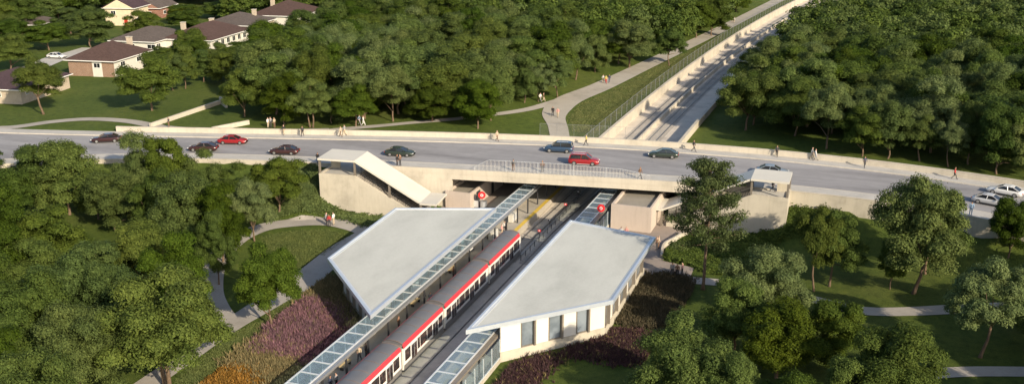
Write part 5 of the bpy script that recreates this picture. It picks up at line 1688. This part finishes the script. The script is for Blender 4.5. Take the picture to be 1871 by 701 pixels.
# big foreground trees; extra dark leaf variants paint in the dim corner
for a in [
    (70, 384, 262, 130, 'dark', 'tree cutting the road edge with a pointed top, first of the dark front trees'),
    (128, 392, 240, 140, 'green', 'tall spiky-topped tree hiding the road before the maroon sedan'),
    (20, 410, 300, 130, 'dark', 'dark tree under the road edge at the picture border'),
    (262, 384, 240, 104, 'pale', 'tall pale-topped tree covering the road behind the maroon sedan'),
    (312, 392, 236, 104, 'green', 'tall tree covering the road between the maroon and red sedans'),
    (212, 424, 312, 118, 'dark', 'dark spreading tree with slim trunks over the deep shade gap'),
    (180, 400, 300, 90, 'green', 'green tree behind the dark spreading tree'),
    (372, 398, 272, 96, 'pale', 'pale rounded tree below the half hidden red sedan'),
    (432, 402, 296, 96, 'pale', 'pale tree between the pale rounded one and the embankment'),
    (510, 388, 278, 108, 'green', 'full tree in front of the reddish brown sedan beside the embankment'),
    (465, 440, 322, 94, 'pale', 'pale tree at the top of the curved path'),
    (340, 470, 318, 140, 'dark', 'broad green tree in the middle of the dark front trees'),
    (408, 478, 330, 110, 'dark', 'dark tree right beside the curved path'),
    (96, 510, 366, 165, 'green', 'very broad tree with layered crown over the dark gap'),
    (20, 540, 330, 150, 'dark', 'dark tree at the picture border, middle height'),
    (180, 575, 436, 140, 'dark', 'wide tree in the shaded middle of the front trees'),
    (262, 530, 390, 140, 'green', 'green tree behind the double-trunk tree on the garden path'),
    (330, 590, 425, 130, 'green', 'tree against the garden path with a lit edge'),
    (400, 520, 380, 80, 'dark', 'dark narrow tree where the garden path disappears'),
    (306, 712, 494, 258, 'twin', 'large double-trunk tree beside the garden path in the foreground'),
    (497, 597, 436, 130, 'green', 'full round tree standing between the lawn strip and the purple flower bed'),
    (60, 680, 490, 190, 'dark', 'very dark tree low at the picture border'),
    (150, 740, 560, 180, 'dark', 'dark tree in the foreground corner by the double-trunk tree'),
    (10, 790, 600, 190, 'dark', 'dark tree in the foreground corner, lowest in view'),
    (220, 640, 480, 130, 'dark', 'dark tree behind the large double-trunk tree'),
    (120, 630, 462, 150, 'dark', 'green tree in deep shade among the dark front trees'),
    (-40, 620, 400, 150, 'dark', 'dark tree partly cut by the picture border'), (-60, 470, 330, 150, 'green', 'green tree partly cut by the picture border near the road'),
    (90, 850, 640, 200, 'dark', 'dark tree whose top only enters the foreground corner'),
    (-60, 330, 262, 130, 'dark', 'dark tree beside the road at the picture border'),
]: ptree(*a[:5], a[5], GF)
# park on the other side
for a in [
    (1487, 532, 372, 90, 'open', 'slim-trunked park tree sharing a crown with its neighbour'),
    (1515, 523, 376, 108, 'open', 'forked park tree whose crown merges with the slim-trunked one'),
    (1668, 536, 318, 170, 'open', 'large park tree with a curved forked sunlit trunk in front of the road'),
    (1690, 500, 330, 130, 'pale', 'tree behind the large park tree with the curved trunk'),
    (1626, 528, 430, 60, 'green', 'small slender tree beside the curved forked trunk'),
    (1790, 652, 462, 152, 'open', 'wide park tree with thick shaded trunk between the two park paths'),
    (1842, 470, 356, 80, 'dark', 'dark tree by the road at the picture border, below the silver sedan'),
    (1878, 600, 480, 90, 'pale', 'pale tree at the picture border above the lower park path'),
    (1872, 640, 545, 88, 'pale', 'pale tree at the lower picture border over the park path end'),
    (1400, 590, 446, 152, 'pale', 'pale full tree just behind the pine trunk'),
    (1342, 640, 500, 118, 'green', 'green tree between the dark rush bed and the pale full tree'),
    (1418, 690, 546, 165, 'green', 'dense green tree in front of the pale full tree'),
    (1525, 665, 540, 132, 'green', 'dense green tree covering the upper park path'),
    (1250, 760, 578, 176, 'pale', 'big pale foreground tree beside the purple bed'),
    (1330, 790, 640, 120, 'green', 'green foreground tree hugging the big pale one'),
    (1628, 770, 590, 200, 'pale', 'big rounded foreground tree between the two park paths'),
    (1545, 805, 655, 120, 'green', 'green foreground tree beside the big rounded one'),
    (1440, 830, 670, 130, 'dark', 'dark foreground tree at the bottom of the park'),
]: ptree(*a[:5], a[5], GR)

# --- woodland fill
def inside(x, y, poly):
    c = False
    for i in range(len(poly)):
        (x1, y1), (x2, y2) = poly[i - 1], poly[i]
        if (y1 > y) != (y2 > y) and x < (x2 - x1) * (y - y1) / (y2 - y1) + x1: c = not c
    return c


POOL = []
def scatter(poly, gap, kinds, lab, group, hr=(10.5, 14), rr=(5.2, 7.2), limit=400, seed=3, margin=90):
    rg = random.Random(seed)
    xs = [p[0] for p in poly]; ys = [p[1] for p in poly]
    k = n = 0
    while k < 20000 and n < limit:
        k += 1
        X, Y = rg.uniform(min(xs), max(xs)), rg.uniform(min(ys), max(ys))
        if not inside(X, Y, poly): continue
        r = rg.uniform(*rr)
        if any((X - a) ** 2 + (Y - b) ** 2 < (gap * .5 + .42 * c) ** 2 for a, b, c in TREES): continue
        Z = float(zt(X, Y)); h = rg.uniform(*hr)
        a, b = PX(X, Y, Z + h), PX(X, Y, Z)
        if a[0] < -margin or a[0] > 1871 + margin or b[1] < -12 or a[1] > 760: continue
        kd = rg.choice(kinds); v = VAR[kd][rg.randrange(len(VAR[kd]))]
        TREES.append((X, Y, r)); n += 1
        tone = dict(green='mid-green', dark='dark green', pale='pale grey-green', open='thin-crowned', twin='twin-trunk')[kd]
        size = 'tall' if h > sum(hr) / 2 else 'lower'
        POOL.append((Y, v, X, Z, h, r, rg.uniform(0, 6.28), size, tone, lab, group))


Tq = lambda x, y: T(x, y)[:2]
wood1 = [Tq(455, 178), Tq(500, 208), Tq(560, 222), Tq(690, 216), Tq(850, 208), Tq(950, 176), Tq(1040, 160), Tq(1100, 116), Tq(1225, 90), Tq(1290, 52), Tq(1345, 14), Tq(1375, -6), (-62, 470), (-150, 470), (-146, 300), (-138, 240), (-132, 205), Tq(430, 165)]
scatter(wood1, 8.0, ['green', 'green', 'dark', 'pale', 'pale'], 'the woodland between houses and shared path', 'the woodland by the shared path', seed=5)
wood2 = [Tq(1352, 205), Tq(1380, 225), Tq(1450, 235), Tq(1520, 262), Tq(1600, 276), Tq(1700, 284), Tq(1800, 300), Tq(1960, 320), (120, 300), (150, 480), Tq(1640, 5), Tq(1550, 40), Tq(1490, 75), Tq(1430, 120), Tq(1390, 160)]
scatter(wood2, 8.0, ['pale', 'pale', 'green', 'dark'], 'the dense woodland beyond the rail trench', 'the dense woodland', seed=9)
wood3 = [(-280, 300), (-196, 300), (-196, 270), (-165, 300), (-152, 300), (-150, 470), (-320, 470)]
scatter(wood3, 8.5, ['green', 'dark'], 'the trees behind the row of houses', 'the trees behind the houses', seed=13)
wood4 = [(-300, 190), (-232, 190), (-236, 222), (-246, 250), (-250, 300), (-300, 300)]
scatter(wood4, 8.0, ['green', 'dark'], 'the street trees beyond the driveway', 'the street trees', seed=17)
near1 = [Tq(-80, 400), Tq(230, 400), Tq(330, 420), Tq(360, 470), Tq(330, 520), Tq(200, 640), Tq(60, 760), Tq(-80, 760)]
scatter(near1, 5.5, ['green', 'dark'], 'the dark trees in front of the road', 'the dark front trees', hr=(8, 11), rr=(4, 5), seed=23, limit=3)
shade = [(30, 100), (28, 111), (37, 90), (36, 122), (45, 108), (47, 132), (40, 78), (27, 86), (55, 120), (52, 92), (30, 70), (60, 140), (66, 126)]
for i, (X, Y) in enumerate(shade):
    Z = float(zt(X, Y)); v = VAR[['green', 'pale', 'dark'][i % 3]][i % 2]
    h = 12.5 + (i % 4) * .8
    p, q = PX(X, Y, Z + h * .5), PX(X, Y, Z + h)
    if p[0] < 1920 and q[1] < 735 and p[0] > -50: print('shade tree in frame', i, p, q)
    tree(v, X, Y, Z, h, 5.6, 'tall park tree standing out of view whose shade covers the park lawn', 'park trees out of view that shade the lawn')
POOL.sort(key=lambda q: q[0])
NIND = max(0, 298 - sum(1 for o in bpy.data.objects if o.name.startswith(('deciduous_tree', 'pine_tree'))))
ysplit = [POOL[min(int(NIND * q), len(POOL) - 1)][0] for q in (.33, .66)]
for Y, v, X, Z, h, r, rz, size, tone, lab, group in POOL[:NIND]:
    depth = 'first rows' if Y < ysplit[0] else 'middle rows' if Y < ysplit[1] else 'back rows'
    t = tree(v, X, Y, Z, h, r, f'{size} {tone} tree in {depth} of {lab}', f'{size} {tone} trees, {depth} of {group}', rz=rz)
    TREES.pop()
far = [(v, X, Y, Z, h, r, rz) for Y, v, X, Z, h, r, rz, *_ in POOL[NIND:]]

# the far end of the woods reads as one mass of crowns
def mass(items, per=5200):
    VV, FF, MI = [], [], []
    off = 0
    rg = np.random.default_rng(5)
    ml = [M['leaf_green'], M['leaf_dark'], M['leaf_pale']]
    for v, X, Y, Z, h, r, rz in items:
        idx = rg.choice(len(v['P']), per, replace=False)
        P = v['P'][idx] * np.array([r / v['R'], r / v['R'], h / v['H']]); N = v['N'][idx]
        c, s = math.cos(rz), math.sin(rz)
        Rm = np.array([[c, s, 0], [-s, c, 0], [0, 0, 1]])
        V, F = leaf_quads(P @ Rm + np.array([X, Y, Z]), N @ Rm, .33, rg)
        VV.append(V); FF.append(F + off); off += len(V)
        MI.append(np.full(len(F), ml.index(v['crown'].materials[0]) if v['crown'].materials[0] in ml else 0))
    if VV:
        o = link('far_woodland', np_mesh('far_woodland', np.concatenate(VV), np.concatenate(FF), ml, np.concatenate(MI)))
        tag(o, 'far woodland reading as one mass of green crowns at the top of the view', kind='stuff')
print('TREES', len(TREES), 'far', len(far))
mass(far)

# ------------------------------------------------------------------ planting beds and ground cover
def tufts(name, label, zones, n, seed):
    """zones: list of (polygon in plan, material index, blade height, spread, base z); later zones win where they overlap"""
    pass


def blades(name, label, poly, n, mat, h, w, seed, holes=(), lean=.35, clump=.0, lift=0.0, edge=.8, minis=5):
    rg = np.random.default_rng(seed); rr = random.Random(seed)
    xs = [p[0] for p in poly]; ys = [p[1] for p in poly]
    pts = []
    k = 0
    while len(pts) < n and k < n * 12:
        k += 1
        x, y = rr.uniform(min(xs), max(xs)), rr.uniform(min(ys), max(ys))
        jx, jy = x + rr.gauss(0, edge), y + rr.gauss(0, edge)
        if not inside(jx, jy, poly): continue
        if any(inside(jx, jy, q) for q in holes): continue
        pts.append((x, y))
    P = np.array(pts); Z = zt(P[:, 0], P[:, 1])
    base = np.column_stack([P, Z + lift])
    V, F = [], []
    m = minis
    B = np.repeat(base, m, 0) + np.column_stack([rg.normal(0, w * 1.6, (len(base) * m, 2)), np.zeros(len(base) * m)])
    N_ = len(B)
    a = rg.uniform(0, 2 * math.pi, N_)
    hh = np.repeat(h * rg.uniform(.6, 1.25, len(base)), m) * rg.uniform(.6, 1.1, N_)
    d = np.column_stack([np.cos(a), np.sin(a), np.zeros(N_)])
    tip = B + np.column_stack([rg.normal(0, lean, (N_, 2)) * hh[:, None], hh])
    side = d * w
    midp = B + (tip - B) * .6
    V = np.stack([B - side * .5, B + side * .5, midp + side, tip, midp - side], 1)
    V = np.concatenate([V[:, 0], V[:, 1], V[:, 2], V[:, 3], V[:, 4]]).reshape(5, N_, 3).transpose(1, 0, 2).reshape(-1, 3)
    Fq = np.arange(N_ * 5).reshape(N_, 5)
    o = link(name, np_mesh(name, V, Fq, mat))
    return tag(o, label, kind='stuff')


W6 = lambda *ps: [W(x, y, -6.0) for x, y in ps]
bedL = W6((600, 505), (556, 552), (490, 614), (450, 640), (400, 680), (372, 712), (500, 740), (528, 702), (641, 604), (664, 588), (640, 548), (622, 512))
purL = W6((572, 545), (612, 566), (626, 592), (592, 632), (545, 664), (520, 652), (470, 648), (492, 614), (540, 560))
purR = W6((640, 600), (600, 640), (560, 672), (545, 672), (590, 632), (625, 604))
orgL = W6((410, 672), (450, 668), (478, 690), (500, 740), (365, 740), (385, 690))
blades('purple_flowers', 'purple and dull pink flower spikes filling the bed beside the canopy', purL, 5200, M['purple'], .75, .045, 31)
blades('purple_flowers', 'narrow strip of purple flower spikes right along the canopy base', purR, 700, M['purple'], .75, .06, 32)
blades('orange_flowers', 'orange flower patch at the end of the bed in the foreground', orgL, 1900, M['orange'], .5, .09, 33, minis=6)
blades('ornamental_grass', 'tan feathery grass framing the purple flowers', bedL, 5600, M['tan'], .65, .045, 34, holes=[purL, orgL, purR])
bedR = W6((900, 720), (925, 680), (945, 670), (1012, 654), (1100, 628), (1138, 606), (1176, 606), (1184, 650), (1150, 664), (1060, 645), (1010, 655), (972, 690), (962, 720))
rush = W6((1136, 562), (1150, 530), (1172, 508), (1230, 500), (1266, 512), (1258, 548), (1228, 580), (1190, 604), (1130, 592))
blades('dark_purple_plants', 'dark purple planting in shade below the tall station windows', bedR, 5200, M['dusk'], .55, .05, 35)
blades('rush_planting', 'brownish rush planting beside the plaza and the station side wall', rush, 4600, M['rush'], .55, .045, 36)
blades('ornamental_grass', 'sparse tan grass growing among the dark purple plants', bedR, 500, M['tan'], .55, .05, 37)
blades('ornamental_grass', 'tan grass heads scattered through the purple flowers', purL, 350, M['tan'], .75, .05, 38)


def cover(name, label, poly, n, mat, seed, hmax=.9, size=.26):
    rg = np.random.default_rng(seed); rr = random.Random(seed)
    xs = [p[0] for p in poly]; ys = [p[1] for p in poly]
    pts = []; k = 0
    while len(pts) < n and k < n * 14:
        k += 1
        x, y = rr.uniform(min(xs), max(xs)), rr.uniform(min(ys), max(ys))
        if inside(x + rr.gauss(0, .5), y + rr.gauss(0, .5), poly): pts.append((x, y))
    P = np.array(pts)
    b = .5 + .5 * np.sin(P[:, 0] * 1.7 + 1.3 * np.sin(P[:, 1] * .9)) * np.cos(P[:, 1] * 1.5 + np.sin(P[:, 0]))
    Z = zt(P[:, 0], P[:, 1]) + hmax * (.15 + .85 * b) * rg.uniform(.3, 1.0, len(P)) + .05
    V, F = leaf_quads(np.column_stack([P, Z]), np.tile([0, -.2, .9], (len(P), 1)), size, rg)
    return tag(link(name, np_mesh(name, V, F, mat)), label, kind='stuff')


embL = [T(555, 300)[:2], T(586, 322)[:2], (-78.4, 127.4), (-71, 128.2), (-64.5, 128.8), W(690, 402, -6), W(668, 414, -6), W(645, 404, -6), W(600, 394, -6), W(540, 396, -6), W(490, 400, -6), T(455, 370)[:2], T(470, 320)[:2], T(520, 300)[:2]]
cover('embankment_cover', 'leafy ground cover on the embankment below the covered stair', embL, 42000, M['cover'], 41, .65, .17)
embR = [W(1214, 474, -6), W(1222, 452, -6), W(1262, 430, -6), (-20.5, 139.6), (-9.2, 139.4), (-8.6, 143.6), (-2, 143.2), T(1540, 392)[:2], T(1500, 420)[:2], T(1420, 440)[:2], T(1360, 470)[:2], T(1330, 505)[:2], W(1290, 500, -6), W(1270, 486, -6)]
cover('embankment_cover', 'leafy ground cover on the bank between the plaza and the small stair pavilion', embR, 36000, M['cover'], 42, .65, .17)

# rough grass in the open lawns
def lawn(label, poly, n, seed, h=.22, holes=()):
    o = blades('grass', label, poly, n, M['meadow'] if seed == 51 else M['lawn'], h, .045, seed, holes, .5, minis=4, edge=.3)
    return o
lawn('rough grass between the shared path and the chain-link fence', [Tq(1045, 240), Tq(1040, 215), Tq(1060, 190), Tq(1120, 165), Tq(1200, 122), Tq(1290, 80), Tq(1330, 58), Tq(1290, 90), Tq(1220, 138), Tq(1150, 190), Tq(1085, 245)], 13000, 51, .2)
lawn('mown grass inside the bend of the curved path', W6((480, 432), (540, 422), (600, 420), (640, 432), (600, 462), (575, 470), (545, 492), (500, 470)), 6000, 52, .16)
lawn('grass strip along the garden path in front of the double-trunk tree', W6((548, 535), (480, 585), (420, 615), (320, 700), (372, 700), (440, 640), (490, 605)), 6000, 53, .16)

# ------------------------------------------------------------------ light, sky and camera
sun_dir = np.array([.82, -.57, 0]); sun_dir /= np.linalg.norm(sun_dir)
EL = R(26)
sd = sun_dir * math.cos(EL) + np.array([0, 0, math.sin(EL)])
L = bpy.data.lights.new('sun', 'SUN'); L.energy = 4.6; L.angle = R(0.5); L.color = (1.0, .86, .65)
lo_ = bpy.data.objects.new('sun', L); C.objects.link(lo_)
from mathutils import Vector
lo_.rotation_euler = Vector(tuple(sd)).to_track_quat('Z', 'Y').to_euler(); lo_.location = (60, 40, 90)
wd = bpy.data.worlds.new('World'); bpy.context.scene.world = wd; wd.use_nodes = True
nt = wd.node_tree
sky = nt.nodes.new('ShaderNodeTexSky'); sky.sky_type = 'NISHITA'; sky.sun_disc = False
sky.sun_elevation = EL; sky.sun_rotation = math.atan2(sun_dir[0], sun_dir[1])
sky.air_density = 1.0; sky.dust_density = 1.5
bg = nt.nodes['Background']; bg.inputs['Strength'].default_value = 0.12
nt.links.new(sky.outputs[0], bg.inputs['Color'])

cam = bpy.data.cameras.new('camera'); co = bpy.data.objects.new('camera', cam); C.objects.link(co)
co.location = (0, 0, HC); co.rotation_euler = (math.pi / 2 - PIT, 0, YAW)
cam.sensor_width = 36; cam.lens = FPX / 1871 * 36; cam.clip_start = .5; cam.clip_end = 3000
sc = bpy.context.scene
sc.camera = co
sc.view_settings.view_transform = 'Standard'; sc.view_settings.look = 'None'; sc.view_settings.gamma = 1; sc.view_settings.exposure = 0.55
try: sc.view_settings.use_curve_mapping = False
except Exception: pass
sc.render.resolution_x, sc.render.resolution_y = 1024, 383
sc.cycles.max_bounces = 6; sc.cycles.transparent_max_bounces = 24
try: sc.cycles.use_denoising = True
except Exception: pass
